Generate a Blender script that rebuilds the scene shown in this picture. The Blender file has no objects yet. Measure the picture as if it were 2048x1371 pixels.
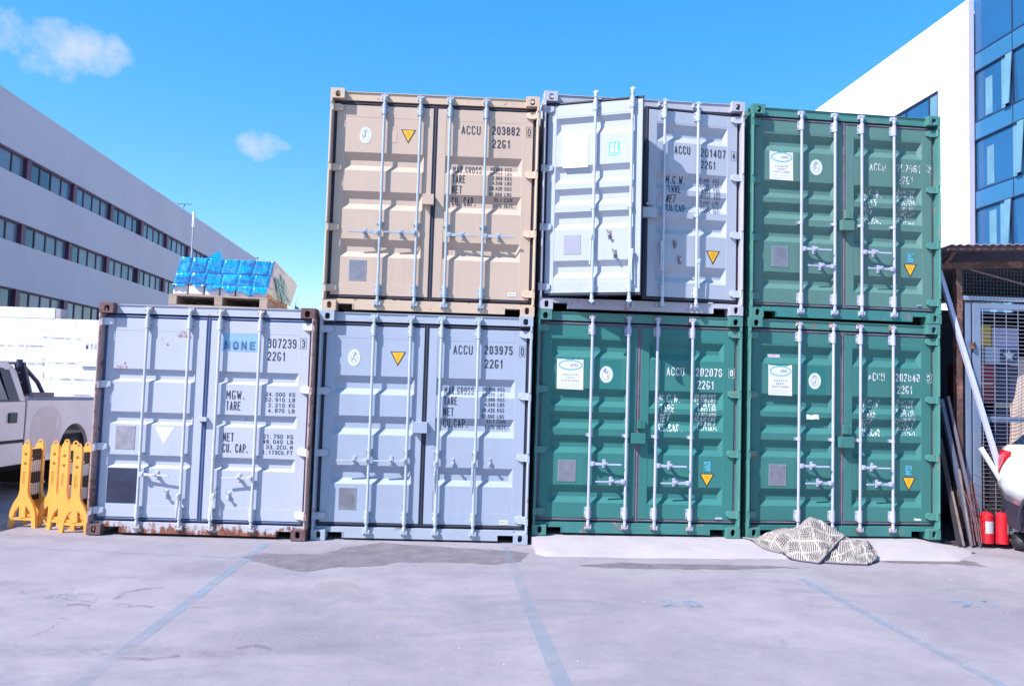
import bpy, bmesh, math, random
from math import radians as R, sin, cos, pi
from mathutils import Vector, Matrix, noise
random.seed(7)
S = bpy.context.scene
COL = S.collection

# ---------------------------------------------------------------- camera, sky, sun, exposure
CAM = (0.0, 0.0, 1.7466)
yaw, pitch, roll = -0.0649827, 0.0595452, 0.0285420
cd = bpy.data.cameras.new('camera')
cam = bpy.data.objects.new('camera', cd); COL.objects.link(cam)
cd.sensor_width = 36.0; cd.sensor_fit = 'HORIZONTAL'
cd.lens = 1562.0 / 2048.0 * 36.0
cd.clip_start = 0.05; cd.clip_end = 3000
f = Vector((-sin(yaw) * cos(pitch), cos(yaw) * cos(pitch), sin(pitch)))
r = Vector((cos(yaw), sin(yaw), 0)); u = r.cross(f)
r2 = r * cos(roll) + u * sin(roll); u2 = -r * sin(roll) + u * cos(roll)
m = Matrix((r2, u2, -f)).transposed().to_4x4(); m.translation = Vector(CAM)
cam.matrix_world = m
S.camera = cam

SUNDIR = Vector((-1.65, -1.0, 2.03)).normalized()       # towards the sun
el = math.asin(SUNDIR.z); az = math.atan2(SUNDIR.x, SUNDIR.y)
w = bpy.data.worlds.new('World'); S.world = w; w.use_nodes = True
nt = w.node_tree; N = nt.nodes; L = nt.links
for n in list(N): N.remove(n)
out = N.new('ShaderNodeOutputWorld'); bg = N.new('ShaderNodeBackground')
sky = N.new('ShaderNodeTexSky'); sky.sky_type = 'NISHITA'; sky.sun_disc = False
sky.sun_elevation = el; sky.sun_rotation = az
sky.air_density = 1.0; sky.dust_density = 0.4; sky.ozone_density = 1.6; sky.altitude = 0
hs = N.new('ShaderNodeHueSaturation'); hs.inputs['Saturation'].default_value = 1.0; hs.inputs['Value'].default_value = 1.0
hs.inputs['Hue'].default_value = 0.5
sp_ = N.new('ShaderNodeSeparateColor'); L.new(sky.outputs[0], sp_.inputs[0]); cb_ = N.new('ShaderNodeCombineColor')
pw_ = N.new('ShaderNodeMath'); pw_.operation = 'POWER'; L.new(sp_.outputs[2], pw_.inputs[0]); pw_.inputs[1].default_value = -.50
gn_ = N.new('ShaderNodeMath'); gn_.operation = 'MULTIPLY'; L.new(pw_.outputs[0], gn_.inputs[0]); gn_.inputs[1].default_value = 3.56 ** .50    # evens out the bright horizon
for i_, k_ in ((0, 1.42), (1, 1.34)):       # deep, saturated blue of the photograph's sky
    df = N.new('ShaderNodeMath'); df.operation = 'SUBTRACT'; L.new(sp_.outputs[2], df.inputs[0]); L.new(sp_.outputs[i_], df.inputs[1])
    mu = N.new('ShaderNodeMath'); mu.operation = 'MULTIPLY'; L.new(df.outputs[0], mu.inputs[0]); mu.inputs[1].default_value = k_
    sb = N.new('ShaderNodeMath'); sb.operation = 'SUBTRACT'; L.new(sp_.outputs[2], sb.inputs[0]); L.new(mu.outputs[0], sb.inputs[1])
    mxx = N.new('ShaderNodeMath'); mxx.operation = 'MAXIMUM'; L.new(sb.outputs[0], mxx.inputs[0]); mxx.inputs[1].default_value = 0.0; gg = N.new('ShaderNodeMath'); gg.operation = 'MULTIPLY'; L.new(mxx.outputs[0], gg.inputs[0]); L.new(gn_.outputs[0], gg.inputs[1]); L.new(gg.outputs[0], cb_.inputs[i_])
gb = N.new('ShaderNodeMath'); gb.operation = 'MULTIPLY'; L.new(sp_.outputs[2], gb.inputs[0]); L.new(gn_.outputs[0], gb.inputs[1]); L.new(gb.outputs[0], cb_.inputs[2]); L.new(cb_.outputs[0], hs.inputs['Color'])
# clouds: soft fair-weather puffs given by direction in the sky
tc = N.new('ShaderNodeTexCoord')
def mth(op, a, b=None, clamp=False):
    n = N.new('ShaderNodeMath'); n.operation = op; n.use_clamp = clamp
    for i, v in enumerate((a, b)):
        if v is None: continue
        if isinstance(v, (int, float)): n.inputs[i].default_value = v
        else: L.new(v, n.inputs[i])
    return n.outputs[0]
def raydir(px, py):
    return (f + r2 * ((px - 1024) / 1562) + u2 * ((685.5 - py) / 1562)).normalized()
nz = N.new('ShaderNodeTexNoise'); nz.inputs['Scale'].default_value = 24; nz.inputs['Detail'].default_value = 9; nz.inputs['Roughness'].default_value = .62
L.new(tc.outputs['Generated'], nz.inputs['Vector'])
acc = None
for (px, py, rx, rz, k) in ((150, 96, .060, .030, 1.0), (95, 78, .05, .022, .8), (8, 75, .032, .036, .85), (60, 120, .07, .02, .55), (195, 100, .03, .028, .7), (520, 288, .030, .020, .72), (552, 291, .020, .008, .6), (518, 303, .012, .016, .6)):
    d0 = raydir(px, py)
    sx = d0.cross(Vector((0, 0, 1))).normalized(); sz = sx.cross(d0).normalized()
    sub = N.new('ShaderNodeVectorMath'); sub.operation = 'SUBTRACT'; L.new(tc.outputs['Generated'], sub.inputs[0]); sub.inputs[1].default_value = d0
    def dot(v, s):
        n = N.new('ShaderNodeVectorMath'); n.operation = 'DOT_PRODUCT'; L.new(sub.outputs[0], n.inputs[0]); n.inputs[1].default_value = v
        return mth('POWER', mth('ABSOLUTE', mth('MULTIPLY', n.outputs['Value'], 1.0 / s)), 2.0)
    e = mth('ADD', mth('ADD', dot(sx, rx), dot(sz, rz)), dot(d0, .5))
    g = mth('MULTIPLY', mth('SUBTRACT', 1.0, e, clamp=True), k)
    acc = g if acc is None else mth('MAXIMUM', acc, g)
cl = mth('MULTIPLY', mth('SUBTRACT', mth('ADD', mth('MULTIPLY', acc, .75), mth('MULTIPLY', mth('SUBTRACT', nz.outputs['Fac'], .5), 2.3)), .10), 1.25, clamp=True)
cl = mth('MULTIPLY', mth('MULTIPLY', cl, mth('MULTIPLY', acc, 4.0, clamp=True)), .82)
mixc = N.new('ShaderNodeMixRGB'); L.new(cl, mixc.inputs['Fac']); L.new(hs.outputs[0], mixc.inputs['Color1'])
mixc.inputs['Color2'].default_value = (2.5, 2.8, 3.9, 1)
L.new(mixc.outputs[0], bg.inputs['Color']); bg.inputs['Strength'].default_value = 0.137
L.new(bg.outputs[0], out.inputs['Surface'])

sd = bpy.data.lights.new('sun', 'SUN'); sd.energy = 4.35; sd.angle = R(.55); sd.color = (1.0, .955, .93)
so = bpy.data.objects.new('sun', sd); COL.objects.link(so)
so.rotation_euler = SUNDIR.to_track_quat('Z', 'Y').to_euler(); so.location = (-20, -12, 25)
vs = S.view_settings; vs.view_transform = 'Standard'; vs.look = 'None'; vs.exposure = 1.08; vs.gamma = 1.0
vs.use_curve_mapping = False

# ---------------------------------------------------------------- materials
MATS = {}
def mat(name, col, rough=.5, metal=0.0, var=.06, vscale=3.0, bump=0.0, bscale=8.0, rust=0.0, rscale=3.0, rcol=(.16, .055, .035), streak=0.0, scol=None, alpha_worn=None, spec=.5, coat=0.0, rust_z=None, chip=0.0):
    if name in MATS: return MATS[name]
    M = bpy.data.materials.new(name); M.use_nodes = True; MATS[name] = M
    nt = M.node_tree; N = nt.nodes; L = nt.links
    b = N['Principled BSDF']; o = N['Material Output']
    b.inputs['Roughness'].default_value = rough; b.inputs['Metallic'].default_value = metal
    b.inputs['Specular IOR Level'].default_value = spec; b.inputs['Coat Weight'].default_value = coat
    tc = N.new('ShaderNodeTexCoord'); vec = tc.outputs['Object']
    oi = N.new('ShaderNodeObjectInfo')
    add = N.new('ShaderNodeVectorMath'); add.operation = 'MULTIPLY_ADD'
    L.new(oi.outputs['Random'], add.inputs[0]); add.inputs[1].default_value = (7, 13, 5); L.new(vec, add.inputs[2])
    vec = add.outputs[0]
    def noi(scale, detail=5, rg=.6, v=None, st=None):
        n = N.new('ShaderNodeTexNoise'); n.inputs['Scale'].default_value = scale; n.inputs['Detail'].default_value = detail; n.inputs['Roughness'].default_value = rg
        src = v or vec
        if st:
            mp = N.new('ShaderNodeMapping'); mp.inputs['Scale'].default_value = st; L.new(src, mp.inputs['Vector']); src = mp.outputs[0]
        L.new(src, n.inputs['Vector']); return n.outputs['Fac']
    def ramp(fac, a, c):
        n = N.new('ShaderNodeMapRange'); n.inputs['From Min'].default_value = a; n.inputs['From Max'].default_value = c
        L.new(fac, n.inputs['Value']); return n.outputs[0]
    def mix(fac, c1, c2):
        n = N.new('ShaderNodeMixRGB'); L.new(fac, n.inputs[0])
        for i, c in ((1, c1), (2, c2)):
            if isinstance(c, tuple): n.inputs[i].default_value = (*c, 1)
            else: L.new(c, n.inputs[i])
        return n.outputs[0]
    c = tuple(col)
    lo = tuple(max(0, x * (1 - var)) for x in c); hi = tuple(min(1, x * (1 + var)) for x in c)
    cur = mix(ramp(noi(vscale), .3, .7), lo, hi)
    if streak:
        fac = ramp(noi(1.0, 4, .55, st=(16, 16, .9)), .52, .80)
        ml = N.new('ShaderNodeMath'); ml.operation = 'MULTIPLY'; L.new(fac, ml.inputs[0]); ml.inputs[1].default_value = streak
        cur = mix(ml.outputs[0], cur, scol or tuple(x * .55 for x in c))
    if chip:
        fac = ramp(noi(26, 4, .7), .70 - chip * .1, .72 - chip * .1)
        cur = mix(fac, cur, tuple(x * .5 + .04 for x in c))
    if rust:
        nf = noi(rscale, 8, .72)
        fac = ramp(nf, .66 - rust * .3, .70 - rust * .3)
        if rust_z is not None:       # rust creeps up from an edge of the part
            sp = N.new('ShaderNodeSeparateXYZ'); L.new(tc.outputs['Object'], sp.inputs[0])
            zz = ramp(sp.outputs['Z'], rust_z[1], rust_z[0])
            a2 = N.new('ShaderNodeMath'); a2.operation = 'MULTIPLY_ADD'; L.new(zz, a2.inputs[0]); a2.inputs[1].default_value = .22; L.new(nf, a2.inputs[2])
            st = noi(1.0, 5, .6, st=(22, 22, 2.2))
            a3 = N.new('ShaderNodeMath'); a3.operation = 'MULTIPLY_ADD'; L.new(st, a3.inputs[0]); a3.inputs[1].default_value = .5; L.new(a2.outputs[0], a3.inputs[2])
            fac = ramp(a3.outputs[0], .96 - rust * .2, 1.06 - rust * .2)
        rc = mix(ramp(noi(rscale * 5, 6, .7), .35, .65), tuple(x * .5 for x in rcol), tuple(min(1, x * 1.9) for x in rcol))
        cur = mix(fac, cur, rc)
        rr = N.new('ShaderNodeMapRange'); L.new(fac, rr.inputs['Value']); rr.inputs['To Min'].default_value = rough; rr.inputs['To Max'].default_value = .9
        L.new(rr.outputs[0], b.inputs['Roughness'])
    L.new(cur, b.inputs['Base Color'])
    if bump:
        bp = N.new('ShaderNodeBump'); bp.inputs['Strength'].default_value = bump; bp.inputs['Distance'].default_value = .02
        L.new(noi(bscale, 6, .6), bp.inputs['Height']); L.new(bp.outputs[0], b.inputs['Normal'])
    if alpha_worn is not None:
        tr = N.new('ShaderNodeBsdfTransparent'); mx = N.new('ShaderNodeMixShader')
        aw = alpha_worn[2] if len(alpha_worn) > 2 else .03
        fac = ramp(noi(alpha_worn[0], 4, .65), alpha_worn[1] - aw, alpha_worn[1] + aw)
        if len(alpha_worn) > 3:
            am = N.new('ShaderNodeMath'); am.operation = 'MULTIPLY'; L.new(fac, am.inputs[0]); am.inputs[1].default_value = alpha_worn[3]; fac = am.outputs[0]
        L.new(fac, mx.inputs[0]); L.new(tr.outputs[0], mx.inputs[1]); L.new(b.outputs[0], mx.inputs[2]); L.new(mx.outputs[0], o.inputs['Surface'])
    return M

# ---------------------------------------------------------------- mesh helpers
class MB:
    def __init__(s): s.v = []; s.f = []; s.m = []; s.sm = []
    def add(s, vs, fs, mi=0, smooth=False):
        o = len(s.v); s.v += [tuple(v) for v in vs]
        for q in fs: s.f.append([o + i for i in q]); s.m.append(mi); s.sm.append(smooth)
        return s
    def box(s, x0, x1, y0, y1, z0, z1, mi=0):
        return s.add([(x0, y0, z0), (x1, y0, z0), (x1, y1, z0), (x0, y1, z0), (x0, y0, z1), (x1, y0, z1), (x1, y1, z1), (x0, y1, z1)],
                     [(0, 3, 2, 1), (4, 5, 6, 7), (0, 1, 5, 4), (1, 2, 6, 5), (2, 3, 7, 6), (3, 0, 4, 7)], mi)
    def bar(s, a, b, w, h, mi=0, up=(0, 0, 1), w2=None, h2=None):
        a = Vector(a); b = Vector(b); d = (b - a).normalized(); upv = Vector(up)
        if abs(d.dot(upv)) > .98: upv = Vector((0, 1, 0))
        sx = d.cross(upv).normalized(); sy = sx.cross(d).normalized()
        w2 = w if w2 is None else w2; h2 = h if h2 is None else h2
        vs = []
        for p, ww, hh in ((a, w, h), (b, w2, h2)):
            for i, j in ((-1, -1), (1, -1), (1, 1), (-1, 1)): vs.append(p + sx * ww * .5 * i + sy * hh * .5 * j)
        return s.add(vs, [(0, 1, 2, 3), (7, 6, 5, 4), (1, 0, 4, 5), (2, 1, 5, 6), (3, 2, 6, 7), (0, 3, 7, 4)], mi)
    def cyl(s, a, b, r, n=14, mi=0, r2=None, cap=True):
        a = Vector(a); b = Vector(b); d = (b - a).normalized(); q = Vector((0, 0, 1)) if abs(d.z) < .9 else Vector((1, 0, 0))
        sx = d.cross(q).normalized(); sy = sx.cross(d).normalized(); r2 = r if r2 is None else r2
        vs = []
        for p, rr in ((a, r), (b, r2)):
            for i in range(n): t = 2 * pi * i / n; vs.append(p + sx * rr * cos(t) + sy * rr * sin(t))
        s.add(vs, [(i, n + i, n + (i + 1) % n, (i + 1) % n) for i in range(n)], mi, True)
        if cap:
            s.add(vs[:n], [tuple(range(n))], mi); s.add(vs[n:], [tuple(range(n - 1, -1, -1))], mi)
        return s
    def tube(s, pts, r, n=10, mi=0):
        for i in range(len(pts) - 1): s.cyl(pts[i], pts[i + 1], r, n, mi)
        return s
    def prism(s, poly, axis, a, b, mi=0):
        # poly: 2D points; axis 'x': (y,z); 'y': (x,z); 'z': (x,y)
        def P(p, t):
            return (t, p[0], p[1]) if axis == 'x' else ((p[0], t, p[1]) if axis == 'y' else (p[0], p[1], t))
        n = len(poly); vs = [P(p, a) for p in poly] + [P(p, b) for p in poly]
        return s.add(vs, [tuple(range(n)), tuple(range(2 * n - 1, n - 1, -1))] + [(i, n + i, n + (i + 1) % n, (i + 1) % n) for i in range(n)], mi)
    def plate_hole(s, c, ax, ay, an, w, h, hw, hh, th, hc=(0, 0), mi=0, n=20):
        # rectangular plate (centre c, spans ax/ay, thickness along an) with a rounded hole
        c = Vector(c); ax = Vector(ax); ay = Vector(ay); an = Vector(an)
        hole = []; outer = []
        for i in range(n):
            t = 2 * pi * (i + .5) / n; ct, st_ = cos(t), sin(t)
            e = .72
            hx = hc[0] + hw * .5 * (abs(ct) ** e) * (1 if ct > 0 else -1); hy = hc[1] + hh * .5 * (abs(st_) ** e) * (1 if st_ > 0 else -1)
            k = min(w * .5 / max(abs(ct), 1e-6), h * .5 / max(abs(st_), 1e-6))
            ox, oy = ct * k, st_ * k
            hole.append((hx, hy)); outer.append((ox, oy))
        # snap nearest outer points to the rectangle corners
        for sx_, sy_ in ((1, 1), (-1, 1), (-1, -1), (1, -1)):
            t = (sx_ * w * .5, sy_ * h * .5)
            j = min(range(n), key=lambda i: (outer[i][0] - t[0]) ** 2 + (outer[i][1] - t[1]) ** 2); outer[j] = t
        def Q(p, k): return c + ax * p[0] + ay * p[1] + an * k
        vs = [Q(p, 0) for p in outer] + [Q(p, 0) for p in hole] + [Q(p, th) for p in outer] + [Q(p, th) for p in hole]
        fs = []
        for i in range(n):
            j = (i + 1) % n
            fs += [(i, j, n + j, n + i), (2 * n + j, 2 * n + i, 3 * n + i, 3 * n + j), (n + i, n + j, 3 * n + j, 3 * n + i), (j, i, 2 * n + i, 2 * n + j)]
        return s.add(vs, fs, mi)
    def build(s, name, mats, parent=None, org=(0, 0, 0), bevel=0.0, loc=None, fixn=True, solid=0.0):
        me = bpy.data.meshes.new(name); ox, oy, oz = org
        me.from_pydata([(x - ox, y - oy, z - oz) for x, y, z in s.v], [], s.f)
        if not isinstance(mats, (list, tuple)): mats = [mats]
        for mm in mats: me.materials.append(mm)
        me.polygons.foreach_set('material_index', s.m); me.polygons.foreach_set('use_smooth', s.sm)
        if fixn:
            bm = bmesh.new(); bm.from_mesh(me); bmesh.ops.recalc_face_normals(bm, faces=bm.faces); bm.to_mesh(me); bm.free()
        me.update()
        o = bpy.data.objects.new(name, me); COL.objects.link(o)
        if parent is not None: o.parent = parent
        if loc is not None: o.location = loc
        if solid:
            md = o.modifiers.new('solid', 'SOLIDIFY'); md.thickness = solid
        if bevel:
            md = o.modifiers.new('bevel', 'BEVEL'); md.width = bevel; md.segments = 2; md.limit_method = 'ANGLE'; md.angle_limit = R(40)
        return o

def empty(name, loc=(0, 0, 0), rot=(0, 0, 0)):
    o = bpy.data.objects.new(name, None); COL.objects.link(o); o.location = loc; o.rotation_euler = rot; o.empty_display_size = .2
    return o
def tag(o, label=None, cat=None, group=None, kind=None):
    if label: o['label'] = label
    if cat: o['category'] = cat
    if group: o['group'] = group
    if kind: o['kind'] = kind
    return o
def copy_tree(o, parent=None):
    c = o.copy(); COL.objects.link(c); c.parent = parent
    for ch in list(o.children): copy_tree(ch, c)
    return c

# ---------------------------------------------------------------- stencil lettering (strokes on a 1 x 1 box)
a_, b_ = .28, .15
G = {
 '0': [[(a_, 0), (1 - a_, 0), (1, b_), (1, 1 - b_), (1 - a_, 1), (a_, 1), (0, 1 - b_), (0, b_), (a_, 0), (1 - a_, 0)]],
 '1': [[(.2, .80), (.55, 1), (.55, 0)]],
 '2': [[(0, .84), (a_, 1), (1 - a_, 1), (1, 1 - b_), (1, .66), (0, .0), (1, 0)]],
 '3': [[(0, .86), (a_, 1), (1 - a_, 1), (1, 1 - b_), (1, .64), (.72, .52), (1, .40), (1, b_), (1 - a_, 0), (a_, 0), (0, .14)], [(.35, .52), (.68, .52)]],
 '4': [[(.72, 0), (.72, 1), (0, .26), (1, .26)]],
 '5': [[(.95, 1), (.05, 1), (.0, .56), (.7, .6), (1, .44), (1, b_), (1 - a_, 0), (a_, 0), (0, .12)]],
 '6': [[(.95, .86), (1 - a_, 1), (a_, 1), (0, 1 - b_), (0, b_), (a_, 0), (1 - a_, 0), (1, b_), (1, .42), (.72, .56), (.12, .56)]],
 '7': [[(0, 1), (1, 1), (.35, 0)]],
 '8': [[(a_, .53), (0, .66), (0, 1 - b_), (a_, 1), (1 - a_, 1), (1, 1 - b_), (1, .66), (1 - a_, .53), (1, .40), (1, b_), (1 - a_, 0), (a_, 0), (0, b_), (0, .40), (a_, .53), (1 - a_, .53)]],
 '9': [[(.05, .14), (a_, 0), (1 - a_, 0), (1, b_), (1, 1 - b_), (1 - a_, 1), (a_, 1), (0, 1 - b_), (0, .58), (.28, .44), (.88, .44)]],
 'A': [[(0, 0), (.5, 1), (1, 0)], [(.2, .30), (.8, .30)]],
 'B': [[(0, 0), (0, 1), (.72, 1), (1, .88), (1, .64), (.72, .53), (.12, .53)], [(.72, .53), (1, .40), (1, .12), (.72, 0), (0, 0)]],
 'C': [[(1, .80), (1, 1 - b_), (1 - a_, 1), (a_, 1), (0, 1 - b_), (0, b_), (a_, 0), (1 - a_, 0), (1, b_), (1, .2)]],
 'E': [[(1, 1), (0, 1), (0, 0), (1, 0)], [(.1, .52), (.8, .52)]],
 'F': [[(1, 1), (0, 1), (0, 0)], [(.1, .52), (.8, .52)]],
 'G': [[(1, .85), (1 - a_, 1), (a_, 1), (0, 1 - b_), (0, b_), (a_, 0), (1 - a_, 0), (1, b_), (1, .38), (.62, .38)]],
 'I': [[(.5, 0), (.5, 1)]],
 'K': [[(0, 0), (0, 1)], [(1, 1), (.12, .48), (1, 0)]],
 'L': [[(0, 1), (0, 0), (1, 0)]],
 'M': [[(0, 0), (0, 1), (.5, .35), (1, 1), (1, 0)]],
 'N': [[(0, 0), (0, 1), (1, 0), (1, 1)]],
 'O': None, 'P': [[(0, 0), (0, 1), (.72, 1), (1, .88), (1, .58), (.72, .46), (.12, .46)]],
 'R': [[(0, 0), (0, 1), (.72, 1), (1, .88), (1, .60), (.72, .48), (.12, .48)], [(.55, .46), (1, 0)]],
 'S': [[(1, .84), (1 - a_, 1), (a_, 1), (0, 1 - b_), (0, .64), (1, .38), (1, b_), (1 - a_, 0), (a_, 0), (0, .16)]],
 'T': [[(0, 1), (1, 1)], [(.5, .96), (.5, 0)]],
 'U': [[(0, 1), (0, b_), (a_, 0), (1 - a_, 0), (1, b_), (1, 1)]],
 'V': [[(0, 1), (.5, 0), (1, 1)]],
 'W': [[(0, 1), (.22, 0), (.5, .7), (.78, 0), (1, 1)]],
 'X': [[(0, 0), (1, 1)], [(0, 1), (1, 0)]],
 'Y': [[(0, 1), (.5, .5), (1, 1)], [(.5, .48), (.5, 0)]],
 '.': [[(.2, 0), (.2, .09)]], ',': [[(.3, .1), (.1, -.1)]], ' ': [], '-': [[(.1, .5), (.9, .5)]],
}
G['O'] = G['0']
CW = {'.': .42, ',': .4, ' ': .85, 'I': .5, '1': .8, 'M': 1.15, 'W': 1.25}
def stroke(mb, pts, t, dep, mi=0):
    # mitred strip along pts (u,z) pushed onto the surface depth dep(u,z)
    P = []
    for i in range(len(pts) - 1):
        a = Vector(pts[i]); b = Vector(pts[i + 1]); n = max(1, int((b - a).length / .010))
        for k in range(n): P.append((a + (b - a) * (k / n), k == 0))
    P.append((Vector(pts[-1]), True)); Q = [p for p, _ in P]
    d0 = (Q[1] - Q[0]).normalized(); Q[0] = Q[0] - d0 * t * .5
    d1 = (Q[-1] - Q[-2]).normalized(); Q[-1] = Q[-1] + d1 * t * .5
    Lp = []; Rp = []
    for i, p in enumerate(Q):
        da = (Q[i] - Q[i - 1]).normalized() if i > 0 else (Q[1] - Q[0]).normalized()
        db = (Q[i + 1] - Q[i]).normalized() if i < len(Q) - 1 else da
        nm = Vector((-(da + db).y, (da + db).x))
        if nm.length < 1e-5: nm = Vector((-da.y, da.x))
        nm.normalize(); k = 1 / max(.45, nm.dot(Vector((-da.y, da.x))))
        Lp.append(p + nm * t * .5 * k); Rp.append(p - nm * t * .5 * k)
    vs = [(q.x, dep(q.x, q.y), q.y) for q in Lp] + [(q.x, dep(q.x, q.y), q.y) for q in Rp]; n = len(Lp)
    mb.add(vs, [(i, i + 1, n + i + 1, n + i) for i in range(n - 1)], mi)
def text(mb, s, u0, u1, z0, z1, t, dep, mi=0, slant=0.0, mono=False, gap=.38, lift=.003):
    ws = [1.0 if mono else CW.get(c, 1.0) for c in s]
    tot = sum(ws) + gap * (len(s) - 1); k = (u1 - u0) / tot; x = u0
    for c, wd in zip(s, ws):
        for j, pl in enumerate(G.get(c) or []):
            wid = k * wd - t if c not in '.1I' or mono else k * 1.0 - t
            pts = [(x + t * .5 + p[0] * wid + slant * (p[1] * (z1 - z0)), z0 + t * .5 + p[1] * (z1 - z0 - t)) for p in pl]
            stroke(mb, pts, t, lambda uu, zz, j=j: dep(uu, zz) - lift - j * .0004, mi)
        x += k * (wd + gap)
# ---------------------------------------------------------------- shipping containers
D = .084                 # doors sit this far behind the corner castings
CL, CWD, CH = 6.058, 2.438, 2.591
FD = D                   # door frame face
def prof(ribs, uL, uR, rec, sl=.045):
    def dep(uu, z):
        k = 0.0
        for a, b, c, d in ribs:
            if d < z < a:
                k = (a - z) / (a - b) if z > b else (1.0 if z > c else (z - d) / (c - d))
        for L0, R0 in ((uL, uR), (CWD - uR + .012, CWD - uL - .02)):
            if L0 <= uu <= R0: return FD + .003 + rec * min(k, (uu - L0) / sl, (R0 - uu) / sl)
        return FD
    return dep
RIB_A = [(1.868, 1.797, 1.722, 1.653), (1.410, 1.338, 1.267, 1.195), (.848, .775, .702, .637)]
RIB_B = [(1.851, 1.832, 1.738, 1.709), (1.365, 1.346, 1.258, 1.230), (.884, .865, .772, .743)]
RIB_C = [(2.268, 2.205, 2.130, 2.052), (1.690, 1.622, 1.546, 1.480), (1.418, 1.350, 1.290, 1.222), (1.144, 1.077, 1.005, .938), (.570, .501, .432, .366)]

def door_leaf(uL, uR, u0, u1, z0, z1, ribs, dep, seamT, seamB, mts, org, parent):
    mb = MB(); f0 = FD
    us = sorted({uL, uL + .045, uL + .35, (uL + uR) / 2, uR - .35, uR - .045, uR}); zs = {seamB, seamT}
    for rb in ribs: zs |= set(rb)
    zs = sorted(zs); nu = len(us); vs = [(x, dep(x, z), z) for z in zs for x in us]; fs = []
    for j in range(len(zs) - 1):
        for i in range(nu - 1):
            q = [j * nu + i, j * nu + i + 1, (j + 1) * nu + i + 1, (j + 1) * nu + i]
            cm = dep((us[i] + us[i + 1]) / 2, (zs[j] + zs[j + 1]) / 2)
            d1 = abs((vs[q[0]][1] + vs[q[2]][1]) / 2 - cm); d2 = abs((vs[q[1]][1] + vs[q[3]][1]) / 2 - cm)
            if max(d1, d2) < 1e-5: fs.append(q)
            elif d1 < d2: fs += [(q[0], q[1], q[2]), (q[0], q[2], q[3])]
            else: fs += [(q[0], q[1], q[3]), (q[1], q[2], q[3])]
    mb.add(vs, fs)
    mb.box(u0, uL, f0, f0 + .05, z0, z1); mb.box(uR, u1, f0, f0 + .05, z0, z1)
    mb.box(uL, uR, f0 + .0015, f0 + .05, seamT, z1 - .001); mb.box(uL, uR, f0 + .0015, f0 + .05, z0 + .001, seamB)
    mb.box(uL + .001, uR - .001, f0 + .055, f0 + .06, seamB, seamT)
    return mb

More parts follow.
